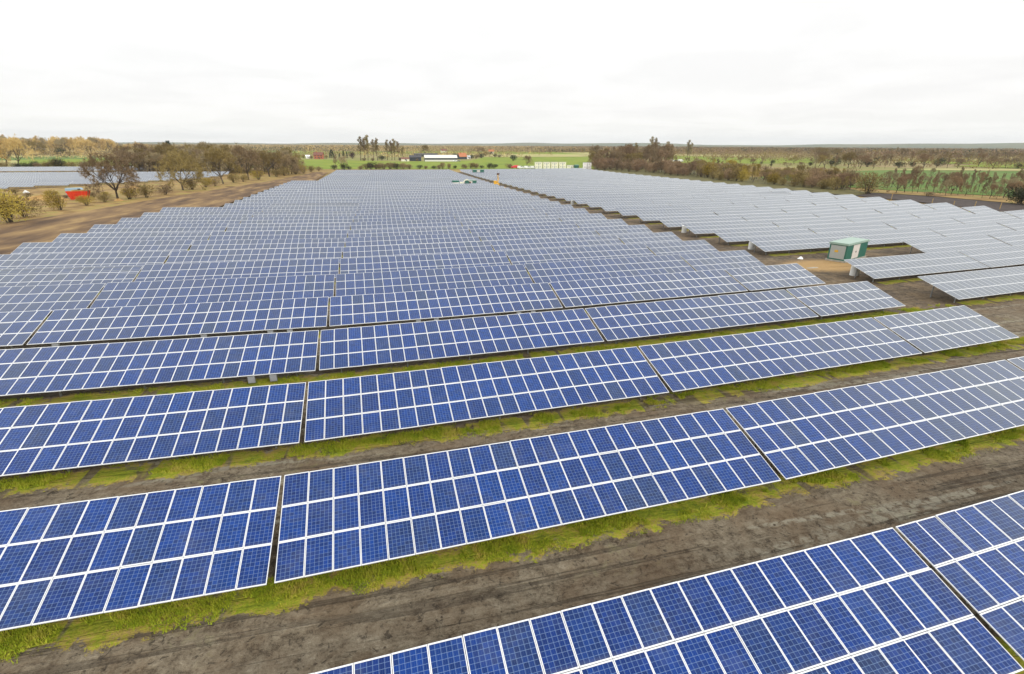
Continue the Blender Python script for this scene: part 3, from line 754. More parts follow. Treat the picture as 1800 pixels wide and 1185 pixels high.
for i, (px, py, h, c) in enumerate([(534, 278, 5, 'olive'), (547, 279, 4.5, 'brown'), (573, 279, 5, 'olive'), (590, 278.5, 4, 'dark'), (640, 283, 4, 'brown'), (655, 283, 4, 'brown'), (671, 282, 7, 'dark'), (703, 282.5, 4, 'plum'), (716, 282.5, 4, 'brown'), (733, 283.5, 3.5, 'brown'), (800, 277, 7, 'dark'), (828, 279, 6, 'dark'), (837, 279, 7, 'brown'), (846, 278, 8, 'dark'), (853, 275, 10, 'olive'), (862, 272, 7, 'dark'), (870, 276.5, 6, 'dark'), (878, 277, 5, 'dark')]):
    plant('bush', P2(px, py), h, c, 'bush in the gardens around the farm houses', 'bush', 'bushes around the farm', 1.3, i)
plant('round', P2(747, 274), 19, 'olive', 'bare tree rising behind the long white-roofed barn', 'tree', None, .8, 0)
plant('round', P2(843, 274), 18, 'brown', 'bare tree rising behind the orange-roofed house', 'tree', None, .8, 1)
# right: russet belt and tall wood
n = 0
for py, H in ((296, 17), (292, 18.5), (289, 20.5), (286, 22)):
    x = 1046+rng.uniform(0, 8)
    while x < 1186:
        hh = H*rng.uniform(.8, 1.12)*(.85 if x < 1075 else 1.0)
        plant(rng.choice(['round', 'tall', 'round']), P2(x, py), hh, rng.choice(['brown', 'olive', 'brown', 'red']), 'tall leafless tree in the brown wood right of the cream cabins', 'tree', 'tall brown wood', .75, n); n += 1
        x += rng.uniform(11, 18)
plant('bush', P2(1116, 291), 11, 'dark', 'dark evergreen clump inside the tall brown wood', 'bush', None, .9, 1)
plant('bush', P2(1152, 292), 11, 'dark', 'dark ivy-clad clump at the right end of the tall brown wood', 'bush', None, .8, 2)
for i, px in enumerate((1141, 1150, 1172, 1206, 1212)):
    plant('tall', P2(px, 283), (31, 30, 25, 27, 24)[i], 'grey', 'taller thin-topped bare tree standing out above the brown wood', 'tree', 'thin tops above the brown wood', .8, i)
n = 0
for t_ in range(5):
    x = 1044+rng.uniform(0, 6)
    while x < 1500:
        edge_y = 300+(x-1044)*.030 if x < 1110 else 302.6+(x-1110)*.0905
        py = edge_y-t_*(1.9 if x < 1250 else 3.4)-rng.uniform(.0, 1.4)
        hh = (9.0 if t_ else 7.0)*rng.uniform(.75, 1.2)*(1.0 if x < 1300 else .85)
        c = rng.choice(['red', 'red', 'brown'] if x < 1220 else ['olive', 'red', 'brown', 'olive', 'scrub'])
        plant(rng.choice(['round', 'tall', 'bush', 'bush']), P2(x, py), hh, c, 'young russet tree in the belt along the far side of the right-hand arrays' if x < 1220 else 'young olive and russet tree in the belt beside the stepped row ends', 'tree', 'russet belt by the brown wood' if x < 1220 else 'young belt beside the row ends', 1.0, n); n += 1
        x += rng.uniform(10, 17)*(1 if x < 1300 else 1.35)
for i, (px, py, h, c) in enumerate([(1180, 305, 4.5, 'dark'), (1265, 317, 5.5, 'olive'), (1360, 324, 5.5, 'dark'), (1395, 328, 4, 'olive'), (1445, 332, 4.5, 'olive')]):
    plant('bush', P2(px, py), h, c, 'dense dark bush at the foot of the young belt by the row ends', 'bush', 'dark bushes of the young belt', 1.3, i)
plant('bush', P2(1525, 341), 9.0, 'olive', 'big dense olive bush at the start of the earth bank', 'bush', None, 1.15, 3)
plant('bush', P2(1792, 359), 7.0, 'dark', 'dark bush on the grass edge above the earth bank, near the picture edge', 'bush', None, 1.3, 1)
plant('bush', P2(1832, 362), 8, 'brown', 'brown bush at the picture edge above the earth bank', 'bush', None, 1.3, 2)
plant('bush', P2(1630, 345), 2.0, 'brown', 'low brown heap of brush on the grass edge of the bank', 'bush', None, 1.8, 0)
n = 0
for r_, (ya, yb) in enumerate(((337, 352), (330, 342), (322, 331), (314, 321))):
    x = 1545+rng.uniform(0, 14)+(0 if r_ < 3 else 20)
    while x < 1830:
        py = ya+(yb-ya)*(x-1550)/250+rng.uniform(-1.5, 1.5)
        hh = rng.uniform(4.5, 8.5)
        p = P2(x, py)
        plant(rng.choice(['tall', 'round', 'tall']), p, hh, rng.choice(['red', 'red', 'brown', 'grey']), 'young russet sapling planted in the green field above the bank', 'tree', 'saplings above the bank', .7, n); n += 1
        x += rng.uniform(9, 17)
# woods behind the planted field
n = 0
for py, H, x0, x1 in ((296, 12, 1330, 1830), (292, 13, 1310, 1830), (288, 13, 1200, 1830), (283, 15, 1430, 1830), (278.5, 16, 1430, 1830)):
    x = x0+rng.uniform(0, 12)
    while x < x1:
        if rng.random() < .86:
            c = rng.choice(['brown', 'red', 'brown', 'olive', 'grey', 'dark']) if py > 280 else rng.choice(['brown', 'olive', 'dark', 'brown'])
            k = 'bush' if c == 'dark' else rng.choice(['round', 'round', 'tall'])
            hh = H*rng.uniform(.6, 1.25)*(.6 if c == 'dark' else 1)*(.55 if x < 1430 else 1)
            plant(k, P2(x, py+rng.uniform(-1.2, 1.2)), hh, c, 'leafless tree in the mixed woodland behind the planted green field', 'tree', 'mixed woodland beyond the planted field', .9 if k != 'bush' else 1.3, n); n += 1
        x += rng.uniform(15, 26)

# leafless trees: the largest in view as things, the small rest as one mass
def apparent(q): return q[2]/math.hypot(*q[1])*(3 if q[6] is None else 1)
bares = sorted([q for q in QUEUE if q[0] not in ('bush', 'conifer')], key=apparent, reverse=True)
for q in QUEUE:
    if q[0] in ('bush', 'conifer'): plant_now(*q)
for q in bares[:285]: plant_now(*q)
fv, ff, fmi = [], [], []; keys = list(TW)
for kind, (x, y), H, tw, _l, _c, _g, wid, seed, rz in bares[285:]:
    c_, s_ = math.cos(rz)*H*wid, math.sin(rz)*H*wid; z0 = gz(x, y)
    for part, mi in zip(bare_tree(kind, seed % 3), (len(keys), keys.index(tw))):
        b = len(fv); fv.extend((x+c_*vx-s_*vy, y+s_*vx+c_*vy, z0+H*vz) for vx, vy, vz in part.v)
        pf = part.f if mi == len(keys) else part.f[::2]; ff.extend(tuple(b+i for i in f) for f in pf); fmi.extend([mi]*len(pf))
me = bpy.data.meshes.new('far_trees'); me.from_pydata(fv, [], ff)
for k in keys: me.materials.append(TW[k])
me.materials.append(M['bark']); me.polygons.foreach_set('material_index', fmi); me.update()
tag(link(bpy.data.objects.new('far_trees', me)), 'smallest and farthest leafless trees of the woods, reading as one brown mass', 'trees', kind='stuff')

# far countryside: hedgerows and woods that read as one brown mass
def far_mass(name, label, seed, az0, az1, bands, mats):
    rr = random.Random(seed); mb = MB()
    for D0, D1, cnt, h0, h1, run in bands:
        for _ in range(cnt):
            az = R(rr.uniform(az0, az1)); D = math.exp(rr.uniform(math.log(D0), math.log(D1)))
            cx, cy = D*math.sin(az), D*math.cos(az); ang = rr.choice([rr.gauss(0, .22), rr.gauss(0, .22), rr.uniform(0, 3.14)]); ln = run*rr.uniform(.4, 1.4)*(D/900)**.5
            mi = rr.choice(mats)
            steps = max(3, int(ln/5.5)); hb = rr.uniform(h0, h1)
            for q in range(steps):
                u = (q/steps-.5)*ln; x = cx+u*math.cos(ang)+rr.uniform(-3, 3); y = cy+u*math.sin(ang)+rr.uniform(-6, 6); z = gz(x, y)
                h = hb*rr.uniform(.45, 1.2); w = h*rr.uniform(.4, .7)
                m2 = mi if rr.random() < .75 else rr.choice(mats)
                for _k in range(18):
                    v = rvec(rr); P = Vector((x+v.x*w, y+v.y*w, z+h*.5+v.z*h*.45)); s = rvec(rr)*h*.13; s2 = rvec(rr)*h*.16
                    mb.face([P-s, P+s, P+s2+Vector((0, 0, h*.1))], m2)
    return tag(mb.build(name, [TW[k] for k in ('gold', 'olive', 'brown', 'fargreen', 'red', 'tan')]), label, 'woodland', kind='stuff')
far_mass('distant_woodland', 'distant golden and tan woods and hedgerows stretching to the skyline', 3, -38, 22, [(1500, 4600, 280, 7, 11, 520)], [0, 5, 5, 2, 3, 5, 1])
far_mass('near_hedgerows', 'pale tan hedgerows and copses behind the farm', 8, -38, 12, [(790, 1400, 40, 4, 8, 240)], [0, 5, 2, 2, 1])
far_mass('near_hedgerows', 'brown hedgerows behind the woodland on the right', 9, 24, 64, [(700, 1500, 50, 4, 8, 260)], [2, 2, 1, 4, 2, 1])
far_mass('distant_woodland', 'distant dark brown woods and hedgerows on the right of the skyline', 5, 20, 64, [(1500, 4600, 300, 7, 12, 520)], [1, 2, 4, 2, 3, 1, 2])
# continuous hedges and wood edges at the back, thick with brushwood
def hedge_mass(name, label, seed, lines, mats):
    rr = random.Random(seed); mb = MB()
    for (x0, y0), (x1, y1), h, gap in lines:
        A, B = at(x0, y0), at(x1, y1); ln = (B-A).length; n_ = int(ln/2.6)
        for q in range(n_):
            f = q/n_; P = A.lerp(B, f)
            v_ = math.sin(f*ln*.021+seed)+.7*math.sin(f*ln*.067+2*seed)
            if v_ < gap: continue
            x, y = P.x+rr.uniform(-2, 2), P.y+rr.uniform(-5, 5); hh = h*rr.uniform(.55, 1.2)*(.8+.18*v_); z = gz(x, y); mi = rr.choice(mats)
            for _k in range(26):
                w = rvec(rr); C_ = Vector((x+w.x*hh*.42, y+w.y*hh*.42, z+hh*.48+w.z*hh*.5)); d = (rvec(rr)+Vector((0, 0, .5))).normalized()
                sliver(mb, C_, d, hh*rr.uniform(.10, .26), hh*.05, rr)
                mb.m[-1] = mi
    return tag(mb.build(name, [TW[k] for k in ('gold', 'olive', 'brown', 'dark', 'red', 'grey')]), label, 'hedges', kind='stuff')
hedge_mass('brushwood_hedges', 'brown brushwood hedges and wood edges dividing the green fields on the right', 3,
           [((1195, 289), (1880, 296.5), 6, -.9), ((1180, 285), (1880, 291.5), 7, -.6), ((1300, 281), (1880, 286), 9, -.7), ((1420, 277.5), (1880, 281.5), 10, -.5), ((1180, 272), (1880, 277), 11, -.5), ((1180, 268.5), (1880, 272), 12, -.4), ((1200, 266), (1880, 268.5), 13, -.5)], [1, 2, 2, 4, 4, 1, 5])
hedge_mass('brushwood_hedges', 'tan brushwood hedges and copses beyond the farm and the golden wood', 5,
           [((-40, 273.5), (270, 274.5), 11, -1.6), ((240, 268), (560, 270), 12, -.3), ((500, 268.5), (740, 269), 12, -.4), ((560, 265), (1040, 266), 12, -.3), ((840, 270), (1046, 268.5), 8, -.1), ((400, 263), (1046, 263.5), 13, -.5)], [0, 0, 5, 5, 2])

# low hills on the horizon
M['hill'] = noisy('hill_pasture', [(.35, (.05, .075, .03)), (.5, (.09, .10, .035)), (.65, (.13, .115, .05))], .0012, detail=6)
hm = MB(); rr = random.Random(4)
def ridge(az):
    g = lambda c, w: math.exp(-((math.degrees(az)-c)/w)**2)
    return 26+6*math.sin(az*9+.8)+5*math.sin(az*23+2)+3*math.sin(az*51)+34*g(26, 6)+16*g(17, 4)+44*g(58, 10)
naz = 150
for k, (D, f) in enumerate(((7200, 0.0), (8300, .8), (9200, 1.0), (11000, .2))):
    for i in range(naz+1):
        az = R(-52+i*(126/naz)); h = max(8, ridge(az))*f-4.8
        hm.v.append((D*math.sin(az), D*math.cos(az), h))
for k in range(3):
    for i in range(naz):
        a = k*(naz+1)+i; hm.f.append((a, a+1, a+naz+2, a+naz+1)); hm.m.append(0); hm.uv.append([(0, 0)]*4)
hm.smooth = True
tag(hm.build('hills', M['hill']), kind='structure')
#@@PART3
# ------------------------------------------------------------------ things on the site
def frame_to(o, P, rz): o.location = P; o.rotation_euler = (0, 0, rz); return o
def kiosk(P, rz, L, W, H, label, door_frac=(.38, .66), parts=True):
    """green transformer kiosk: x along the long side, y depth, origin at the near corner"""
    r = empty('transformer_kiosk', P, rz); tag(r, label, 'kiosk')
    mb = MB(); mb.box(-.18, -.18, -.5, L+.18, W+.18, .22); mb.build('plinth', M['plinth'], r)
    mb = MB(); mb.box(0, 0, .22, L, W, H-.22); mb.build('housing', M['green_paint'], r)
    mb = MB()
    mb.box(-.16, -.16, H-.22, L+.16, W+.16, H-.06); mb.box(-.05, -.05, H-.06, L+.05, W+.05, H+.06)
    mb.build('roof', [M['green_roof']], r)
    a, b = door_frac
    for q in range(2):
        x0 = L*a+(L*(b-a)/2)*q; x1 = x0+L*(b-a)/2-.03
        mb = MB(); mb.box(x0, -.05, .36, x1, -.002, H-.34); d = mb.build('door', M['white_door'], r)
        mb = MB(); mb.box(x1-.16 if q == 0 else x0+.10, -.09, H*.45, x1-.10 if q == 0 else x0+.16, -.052, H*.45+.22); mb.build('handle', M['black'], d)
    mb = MB(); mb.box(-.05, .22, .42, -.002, W-.22, H-.36)
    lv = mb.build('louvre_panel', M['grey_door'], r)
    mb = MB()
    for k in range(9): mb.box(-.075, .26, .5+k*(H-1.0)/9, -.052, W-.26, .5+k*(H-1.0)/9+.1)
    mb.build('slats', M['grey_door'], lv)
    mb = MB(); mb.box(-.085, W*.46, H*.50, -.077, W*.66, H*.62); mb.build('warning_plate', M['yellow'], lv)
    return r
p0 = at(1484, 462); p1 = at(1521, 453)
v = (p1-p0); ang = math.atan2(v.y, v.x)
kiosk(p0, ang, 7.0, 2.5, 2.75, 'green transformer kiosk with grey louvred end standing on sandy ground by the track', (.28, .60))
def concrete_post(P, H, r_, label):
    mb = MB(); mb.tube(P-Vector((0, 0, .4)), P+Vector((0, 0, H)), r_, r_*.96, 20, cap=True); mb.tube(P+Vector((0, 0, H-.12)), P+Vector((0, 0, H+.02)), r_*1.04, r_*1.04, 20, cap=True)
    mb.v = [tuple(Vector(q)-P) for q in mb.v]
    o = mb.build('concrete_cylinder', M['concrete']); o.location = P
    return tag(o, label, 'concrete cylinder', 'concrete cylinders at the row ends')
concrete_post(at(1501, 484), 1.5, .55, 'pale concrete cylinder under the table corner in front of the green kiosk')
concrete_post(at(1320, 438), 1.45, .5, 'pale concrete cylinder at the row end left of the green kiosk')
concrete_post(at(1202, 409), 1.4, .5, 'pale concrete cylinder at a row end halfway down the middle track')
concrete_post(at(1006, 360), 1.4, .5, 'small far concrete cylinder at a row end of the middle track')
# distant kiosks standing between the rows
def between_rows(P):
    yc = P.y-curve(P.x); k = min(range(NROW-1), key=lambda i: abs(YR[i]+4.56+2.6-yc))
    y = YR[k]+4.56+1.6+curve(P.x); return Vector((P.x, y, gz(P.x, y)))
kiosk(between_rows(at(820, 332)), .05, 5.2, 2.4, 3.4, 'small green kiosk with pale doors far off among the main field rows', (.36, .64))
kiosk(between_rows(at(829, 308)), .05, 7.5, 2.6, 3.8, 'tiny green kiosk with pale door among the rows beyond the track', (.36, .64))
pk = between_rows(at(798, 332))
r = empty('site_cabin', pk, .05); tag(r, 'small white cabin with green roof far off among the main field rows', 'cabin')
mb = MB(); mb.box(0, 0, 0, 2.6, 2.4, 2.6); mb.build('wall', M['white'], r)
mb = MB(); mb.box(-.15, -.15, 2.6, 2.75, 2.55, 3.3); mb.build('roof', M['green_paint'], r)
mb = MB(); mb.box(.8, -.05, 0, 1.6, -.002, 2.0); mb.build('door', M['grey_door'], r)

def excavator(P, rz, s, m, label, boom):
    r = empty('excavator', P, rz); r.scale = (s, s, s); tag(r, label, 'excavator')
    for y in (-1.1, .55):
        mb = MB(); mb.box(-1.7, y, .15, 1.7, y+.55, .75); mb.tube((-1.7, y, .45), (-1.7, y+.55, .45), .42, .42, 10, cap=True); mb.tube((1.7, y, .45), (1.7, y+.55, .45), .42, .42, 10, cap=True)
        mb.build('track', M['black'], r)
    mb = MB(); mb.box(-1.9, -1.15, .95, 1.1, 1.15, 1.9); mb.tube((0, 0, .6), (0, 0, .97), .6, .6, 12); mb.build('body', m, r)
    mb = MB(); mb.box(-.1, .2, 1.9, 1.2, 1.15, 3.0); c = mb.build('cab', m, r)
    mb = MB(); mb.box(1.2, .3, 2.0, 1.22, 1.05, 2.85); mb.box(.05, 1.15, 2.1, 1.05, 1.17, 2.85); mb.build('window', M['window'], c)
    a, b, e = (Vector(q) for q in boom)
    mb = MB(); mb.tube((.9, -.3, 1.4), a, .28, .26, 6, cap=True); mb.tube(a, b, .26, .2, 6, cap=True); mb.build('boom', m, r)
    mb = MB(); mb.tube(b, e, .2, .13, 6, cap=True); mb.build('dipper_arm', m, r)
    mb = MB(); M_ = Matrix.Translation(e); mb.box(-.45, -.5, -.7, .25, .5, .05, 0, M_); mb.box(.25, -.5, -.7, .4, .5, -.35, 0, M_); mb.build('bucket', M['rust'], r)
Pe = at(872, 330)
excavator(Pe, .9, 1.0, M['yellow'], 'yellow excavator with its arm raised on sandy ground in the middle track', ((1.6, -.3, 3.6), (1.3, -.3, 5.2), (1.7, -.3, 6.2)))
sheet('sandy_path', [(Pe.x-5, Pe.y-6), (Pe.x+4, Pe.y-6), (Pe.x+5, Pe.y+3), (Pe.x-3, Pe.y+4)], M['sand'], .12, 6)
sheet('sandy_path', pix((818, 312), (830, 311.6), (834, 313.6), (826, 314.6)), M['sand'], .12, 6)
excavator(between_rows(at(809, 331)), .1, .9, M['cream'], 'pale excavator with bent arm between the far white cabin and green kiosk', ((2.0, -.3, 3.6), (3.4, -.3, 4.3), (4.9, -.3, 3.0)))

# red skip
Ps = at(141, 350)
r = empty('skip', Ps, .12); tag(r, 'red open waste skip with sandy load on the rough ground beyond the earth track', 'skip')
def skip_shell():
    mb = MB(); L0, L1, W0, W1, H, th = 2.0, 2.9, 1.1, 1.35, 2.5, .1
    def ring(l, w, z): return [Vector((-l, -w, z)), Vector((l, -w, z)), Vector((l, w, z)), Vector((-l, w, z))]
    o0, o1, i1, i0 = ring(L0, W0, 0), ring(L1, W1, H), ring(L1-th, W1-th, H), ring(L0-th, W0-th, .12)
    for a, b in ((o0, o1), (o1, i1), (i1, i0)):
        for k in range(4): mb.face([a[k], a[(k+1) % 4], b[(k+1) % 4], b[k]])
    mb.face(o0[::-1]); mb.face(i0)
    for x in (-1.6, -.55, .55, 1.6): mb.box(x-.07, -1.42, .5, x+.07, -1.22, 2.4)
    return mb
skip_shell().build('shell', M['red_skip'], r)
mb = MB(); rr = random.Random(2)
for k in range(26):
    x, y = rr.uniform(-2.1, 2.1), rr.uniform(-.9, .9); s = rr.uniform(.3, .6)
    mb.box(-s, -s*.6, -s*.3, s, s*.6, s*.3, 0, Matrix.Translation((x, y, 2.45+rr.uniform(-.1, .25))) @ Matrix.Rotation(rr.uniform(0, 3), 4, 'Z') @ Matrix.Rotation(rr.uniform(-.4, .4), 4, 'X'))
mb.build('load', M['sand'], r)

def car(P, rz, s, paint, label, group=None, van=False):
    r = empty('van' if van else 'car', P, rz); r.scale = (s, s, s); tag(r, label, 'van' if van else 'car', group)
    mb = MB(); L, W = 4.4, 1.75
    prof = [(-L/2, .35), (-L/2, .95), (-1.6, 1.05), (-1.1, 1.5), (.7, 1.5), (1.35, 1.0), (L/2, .85), (L/2, .35)] if not van else [(-L/2, .35), (-L/2, 2.0), (1.1, 2.05), (1.6, 1.25), (L/2, 1.05), (L/2, .35)]
    for k in range(len(prof)):
        a, b = prof[k], prof[(k+1) % len(prof)]
        mb.face([(a[0], -W/2, a[1]), (a[0], W/2, a[1]), (b[0], W/2, b[1]), (b[0], -W/2, b[1])])
    mb.face([(p[0], -W/2, p[1]) for p in prof]); mb.face([(p[0], W/2, p[1]) for p in prof][::-1])
    mb.build('body', paint, r)
    mb = MB()
    for s_ in (-1, 1):
        y = s_*(W/2+.004)
        if van: mb.face([(.5, y, 1.2), (1.5, y, 1.25), (1.1, y, 1.85), (.5, y, 1.85)])
        else: mb.face([(-1.4, y, 1.05), (1.1, y, 1.02), (.6, y, 1.42), (-1.0, y, 1.42)])
    mb.build('window', M['window'], r)
    for x in (-1.35, 1.4):
        for y in (-W/2, W/2):
            mb = MB(); mb.tube((x, y-.1, .33), (x, y+.1, .33), .33, .33, 10, cap=True); mb.build('wheel', M['black'], r)
M['blue_roof'] = mat('blue_grey_paint', (.25, .38, .48), .4)
car(at(137, 344), .15, 1.25, M['blue_roof'], 'pale blue van standing behind the red skip', None, True)
# rough timber and spoil heaps near the skip
def heap(P, w, d, h, m, label, seed):
    rr = random.Random(seed); mb = MB(); nu, nv = 14, 5
    for j in range(nv+1):
        for i in range(nu):
            a = 2*math.pi*i/nu; f = 1-j/nv; k = f*(1+rr.uniform(-.14, .14))
            mb.v.append((w/2*k*math.cos(a), d/2*k*math.sin(a), h*(1-f**1.5)*rr.uniform(.85, 1.12)-.15))
    for j in range(nv):
        for i in range(nu):
            mb.f.append((j*nu+i, j*nu+(i+1) % nu, (j+1)*nu+(i+1) % nu, (j+1)*nu+i)); mb.m.append(0); mb.uv.append([(0, 0)]*4)
    o = mb.build('spoil_heap', m); o.location = P; tag(o, label, 'spoil heap'); return o
heap(at(75, 351), 16, 5, 1.5, M['sand'], 'orange-brown spoil heap on the rough ground left of the red skip', 1)
heap(at(30, 352), 12, 4, 1.2, M['sand'], 'low sandy spoil heap near the picture edge left of the red skip', 2)
heap(at(46, 339), 2.2, 1.5, 1.1, M['concrete'], 'small white heap at the near edge of the second array', 3)
heap(at(235, 331), 5, 3, 1.2, M['sand'], 'small pale heap behind the wide crooked tree', 4)
heap(at(208, 353), 3, 1.2, .8, M['sand'], 'pale stone lying at the foot of the wide crooked tree', 5)
heap(at(1407, 455), 1.2, .9, .5, M['white'], 'small white sack of rubble on the soil before the green kiosk', 6)
heap(at(1428, 471), 4.0, 1.0, .25, M['plinth'], 'pale rubble strip beside the sandy ground at the kiosk', 7)

# stakes along the earth bank
for i, (px, py, h) in enumerate([(1566, 353, 2.6), (1638, 358, 1.6), (1676, 361, 1.3), (1713, 364, 1.7), (1757, 368, 2.0)]):
    P = at(px, py); mb = MB(); mb.box(-.06, -.06, -.5, .06, .06, h); mb.box(-.11, -.09, h-.25, .11, -.06, h-.05)
    o = mb.build('wooden_stake', M['stake']); o.location = P; tag(o, f'yellow wooden stake on the dark earth bank, {ordinal(i+1)} from the big olive bush', 'stake', 'stakes on the earth bank')

# ------------------------------------------------------------------ farm and site compound
def house(P, rz, L, W, eave, ridge_, wall, roof, label, name='house', cat='house', chim=True, wins=3):
    r = empty(name, P, rz); tag(r, label, cat)
    mb = MB()
    for a, b in (((0, 0), (L, 0)), ((L, 0), (L, W)), ((L, W), (0, W)), ((0, W), (0, 0))):
        mb.face([(*a, -.5), (*b, -.5), (*b, eave), (*a, eave)])
    for x in (0, L): mb.face([(x, 0, eave), (x, W, eave), (x, W/2, ridge_-.05)])
    mb.build('wall', wall, r)
    mb = MB(); o = .4; t = .25; k = (ridge_-eave)/(W/2)
    for s in (0, 1):
        y0, y1 = (-o, W/2) if s == 0 else (W+o, W/2); z0 = eave-o*k
        mb.face([(-o, y0, z0), (L+o, y0, z0), (L+o, y1, ridge_), (-o, y1, ridge_)]); mb.face([(-o, y0, z0+t), (L+o, y0, z0+t), (L+o, y1, ridge_+t), (-o, y1, ridge_+t)])
        mb.face([(-o, y0, z0), (L+o, y0, z0), (L+o, y0, z0+t), (-o, y0, z0+t)])
        for x in (-o, L+o): mb.face([(x, y0, z0), (x, y1, ridge_), (x, y1, ridge_+t), (x, y0, z0+t)])
    rf = mb.build('roof', roof, r)
    if chim:
        mb = MB(); mb.box(L*.25, W*.4, ridge_-.8, L*.25+.9, W*.4+.9, ridge_+1.3); mb.build('chimney', M['brick'], rf)
    for q in range(wins):
        x = L*(q+.5)/wins
        mb = MB(); mb.box(x-.6, -.06, 1.0, x+.6, -.002, min(2.4, eave-.3)); mb.build('window', M['window'], r)
        if eave > 4:
            mb = MB(); mb.box(x-.6, -.06, 3.4, x+.6, -.002, min(4.7, eave-.25)); mb.build('window', M['window'], r)
    mb = MB(); mb.box(L*.5+.9, -.06, 0, L*.5+1.8, -.002, min(2.1, eave-.2)); mb.build('door', M['cladding_and_shade'], r)
    return r
house(at(552, 279.5), -.1, 11, 8, 5.0, 8.0, M['brick'], M['roof_brown'], 'red brick house with dark roof beside the cone-shaped conifer', chim=True)
house(at(538, 278.5), .2, 5, 4, 2.6, 4.0, M['white'], M['white'], 'small white hut left of the red brick house', 'hut', 'hut', False, 1)
bn = house(at(747, 284), -.03, 38, 12, 4.0, 6.9, M['cladding_and_shade'], M['roof_white'], 'long white-roofed barn in the middle of the farm', 'barn', 'barn', False, 0)  # dark walls paint the shade inside this open-sided barn
mb = MB(); mb.box(0, -.35, -.4, 38, -.02, 1.9); mb.build('low_wall', M['roof_white'], bn)
house(at(720, 283), -.05, 14, 9, 4.0, 6.2, M['cladding_and_shade'], M['roof_dark'], 'dark low barn left of the long white-roofed barn', 'barn', 'barn', False, 0)
house(at(706, 283.5), .05, 9, 6, 2.6, 4.0, M['cream'], M['roof_brown'], 'small pale shed with brown roof left of the dark barn', 'shed', 'shed', False, 1)
house(at(728, 275.5), .0, 38, 10, 3.2, 4.8, M['cladding_and_shade'], M['roof_dark'], 'long dark shed roof behind the white-roofed barn', 'shed', 'shed', False, 0)
house(at(808, 280), .25, 11, 9, 3.4, 8.0, M['cladding_and_shade'], M['roof_orange'], 'dark house with bright orange roof right of the white-roofed barn', chim=True)
house(at(821, 279.5), .1, 5, 5, 2.8, 4.4, M['white'], M['roof_grey'], 'small white annex right of the orange-roofed house', 'shed', 'shed', False, 1)
house(at(859, 270), -.2, 12, 8, 4.2, 8.2, M['cream'], M['roof_orange'], 'far pale house with orange roof beyond the farm bushes', chim=True)
house(at(776, 268.5), .1, 13, 9, 4.5, 8.0, M['cream'], M['roof_brown'], 'far small house behind the white-roofed barn', chim=True)
for i, (px, py) in enumerate([(800, 284.3), (806, 284)]):
    car(at(px, py), .2, 1.1, M['white'] if i == 0 else M['steel'], ['white car parked at the end of the white-roofed barn', 'grey car parked between the barn and the orange-roofed house'][i])
def cabin(P, rz, L, W, H, wall, label, storeys=2):
    r = empty('site_cabin', P, rz); tag(r, label, 'cabin', 'site cabins')
    mb = MB()
    for s in range(storeys): mb.box(0, 0, s*H/storeys+.02, L, W, (s+1)*H/storeys-.03)
    mb.build('wall', wall, r)
    mb = MB(); mb.box(-.1, -.1, H-.02, L+.1, W+.1, H+.14); mb.build('roof', M['roof_grey'], r)
    for s in range(storeys):
        z = s*H/storeys
        for x in (L*.2, L*.72):
            mb = MB(); mb.box(x-.42, -.05, z+1.1, x+.42, -.002, z+1.9); w_ = mb.build('window', M['grey_door'], r)
        mb = MB(); mb.box(L*.42, -.05, z+.1, L*.42+.9, -.002, z+2.1); mb.build('door', M['grey_door'], r)
for i, (x0, lab) in enumerate([(941, 'cream two-storey site cabin, first of four from the brown pasture tree'), (955, 'cream two-storey site cabin, second of four from the brown pasture tree'), (969, 'cream two-storey site cabin, third of four from the brown pasture tree'), (983, 'cream two-storey site cabin, fourth of four from the brown pasture tree')]):
    cabin(at(x0, 296.5), -.05, 6.0, 3, 5.2, M['cream'], lab)
cabin(at(997, 296.4), -.05, 8, 3, 2.6, M['cream'], 'low cream site cabin right of the four two-storey ones', 1)
cabin(at(1025, 297), -.25, 7, 3.2, 5.0, M['white'], 'white-grey site cabin block against the russet belt', 2)
house(at(1011, 296.6), 0, 3, 3, 2.6, 3.0, M['green_paint'], M['green_paint'], 'small dark green store between the cream and white cabins', 'shed', 'shed', False, 0)
for i, px in enumerate((914, 920, 926, 932, 937)):
    car(at(px, 296.3), rng.uniform(-.2, .2), 1.05, M['white'], f'white vehicle parked before the cream cabins, {ordinal(i+1)} from the red trailer', 'parked white vehicles', i % 2 == 0)
r = empty('trailer', at(899, 296.3), -.05); tag(r, 'long red trailer at the far edge of the arrays beside the parked white vehicles', 'trailer')
mb = MB(); mb.box(0, 0, .6, 6.5, 2.4, 1.8); mb.face([(1.5, 0, 1.8), (6.4, 0, 1.8), (6.2, .6, 2.6), (2.4, .6, 2.6)]); mb.face([(1.5, 2.4, 1.8), (6.4, 2.4, 1.8), (6.2, 1.8, 2.6), (2.4, 1.8, 2.6)]); mb.face([(2.4, .6, 2.6), (6.2, .6, 2.6), (6.2, 1.8, 2.6), (2.4, 1.8, 2.6)]); mb.face([(6.4, 0, 1.8), (6.4, 2.4, 1.8), (6.2, 1.8, 2.6), (6.2, .6, 2.6)]); mb.face([(1.5, 0, 1.8), (1.5, 2.4, 1.8), (2.4, 1.8, 2.6), (2.4, .6, 2.6)])
mb.build('body', M['red_car'], r)
for x in (1.2, 5.2):
    for y in (0, 2.4):
        mb = MB(); mb.tube((x, y-.12, .4), (x, y+.12, .4), .4, .4, 10, cap=True); mb.build('wheel', M['black'], r)
